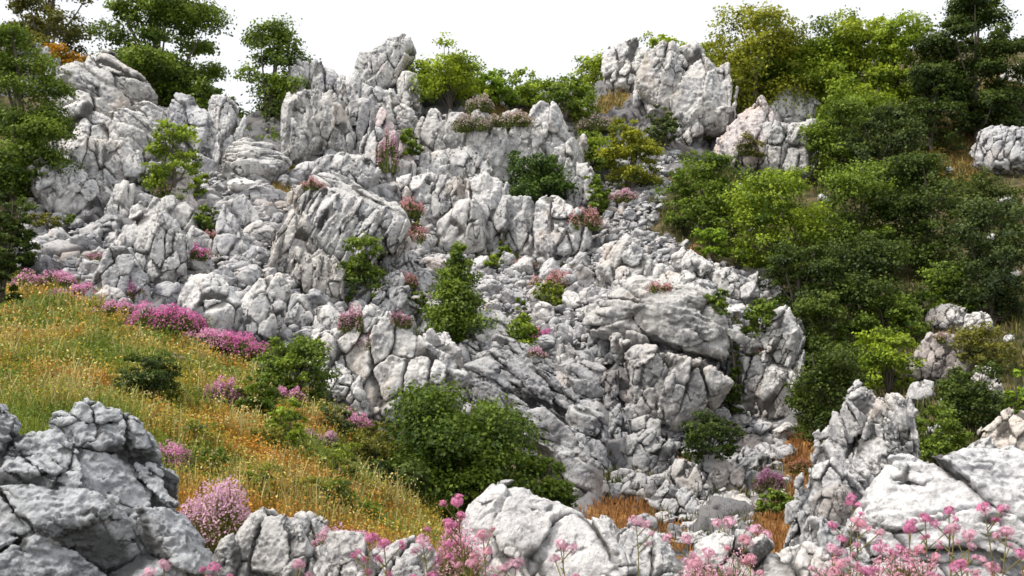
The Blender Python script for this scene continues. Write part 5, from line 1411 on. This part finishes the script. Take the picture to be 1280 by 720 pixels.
# extra thin scatter on earth patches
n = min(len(P), 21000); P = P[:n]; px = px[:n]; py = py[:n]
s = np.exp(g.normal(size=n) * .58) * 5.4
s = np.where((px > 735) & (py < 345), s * .85, s)
r = .5 * s * P[:, 1] / FPX
V = VAR[g.integers(0, 24, n)] * np.stack([g.uniform(.8, 1.4, n), g.uniform(.7, 1.2, n), g.uniform(.4, .95, n)], -1)[:, None, :]
th = g.random(n) * 6.28; tl = g.normal(size=n) * .45
ct, st = np.cos(th)[:, None], np.sin(th)[:, None]; cl, sl = np.cos(tl)[:, None], np.sin(tl)[:, None]
x, y, z = V[..., 0], V[..., 1], V[..., 2]
y, z = y * cl - z * sl, y * sl + z * cl
x, y = x * ct - y * st, x * st + y * ct
V = np.stack([x, y, z], -1) * r[:, None, None] + P[:, None, :] + np.array([0, 0, -.05]) * r[:, None, None]
F = (IF[None] + (np.arange(n) * len(IV))[:, None, None]).reshape(-1, 3)
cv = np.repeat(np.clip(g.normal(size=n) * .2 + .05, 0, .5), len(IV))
o = link('scree', mk_mesh('scree', V.reshape(-1, 3), F, False, {'cav': ('POINT', 'FLOAT', cv)}), M_ROCK, color=(.80, .80, .82))  # stones tinted down, putting gap shade into their colour
tag(o, 'small broken limestone stones filling the gaps of the slope', 'scree', kind='stuff')
print('scree', n, time.time() - T0)

# ------------------------------------------------------------------ daylight
sc = bpy.context.scene
SUN_EL, SUN_AZ = math.radians(52), math.radians(252)          # azimuth clockwise from +Y: behind the left shoulder
w = bpy.data.worlds.new('World'); sc.world = w; w.use_nodes = True
nt = w.node_tree; nt.nodes.clear(); b = NB(nt)
sky = b.n('ShaderNodeTexSky', sky_type='NISHITA'); sky.sun_disc = False
sky.sun_elevation = SUN_EL; sky.sun_rotation = SUN_AZ; sky.air_density = 1.0; sky.dust_density = 4.0
b1 = b.n('ShaderNodeBackground'); b.l(sky.outputs[0], b1.inputs[0]); b1.inputs[1].default_value = 0.05
tc = b.n('ShaderNodeTexCoord'); nz = b.noise(tc.outputs['Generated'], 1.6, 5, 0.55)
cl = b.mix(b.ramp(nz, 0.3, 0.7), (0.965, 0.955, 0.94), (1.0, 0.99, 0.975))
b2 = b.n('ShaderNodeBackground'); b.l(cl, b2.inputs[0]); b2.inputs[1].default_value = 0.95
ad = b.n('ShaderNodeAddShader'); b.l(b1.outputs[0], ad.inputs[0]); b.l(b2.outputs[0], ad.inputs[1])
o = b.n('ShaderNodeOutputWorld'); b.l(ad.outputs[0], o.inputs[0])
L = bpy.data.lights.new('sun', 'SUN'); L.energy = 3.4; L.angle = math.radians(10); L.color = (1.0, 0.945, 0.87)
so = bpy.data.objects.new('sun', L); col.objects.link(so)
dv = Vector((math.sin(SUN_AZ) * math.cos(SUN_EL), math.cos(SUN_AZ) * math.cos(SUN_EL), math.sin(SUN_EL)))
so.rotation_euler = dv.to_track_quat('Z', 'Y').to_euler()
so.location = (0, 0, 40)

cam = bpy.data.cameras.new('camera'); cam.sensor_width = 36; cam.lens = 36 * FPX / 1280; cam.clip_end = 500; cam.clip_start = 0.05
co = bpy.data.objects.new('camera', cam); col.objects.link(co)
co.rotation_euler = (math.pi / 2 + PITCH, 0, 0)
sc.camera = co
sc.render.engine = 'CYCLES'
sc.view_settings.view_transform = 'Standard'; sc.view_settings.look = 'None'; sc.view_settings.exposure = 0; sc.view_settings.gamma = 1
sc.cycles.use_denoising = True
sc.cycles.max_bounces = 6; sc.cycles.diffuse_bounces = 3; sc.cycles.transmission_bounces = 4
sc.cycles.filter_width = 1.6
print('done', time.time() - T0)
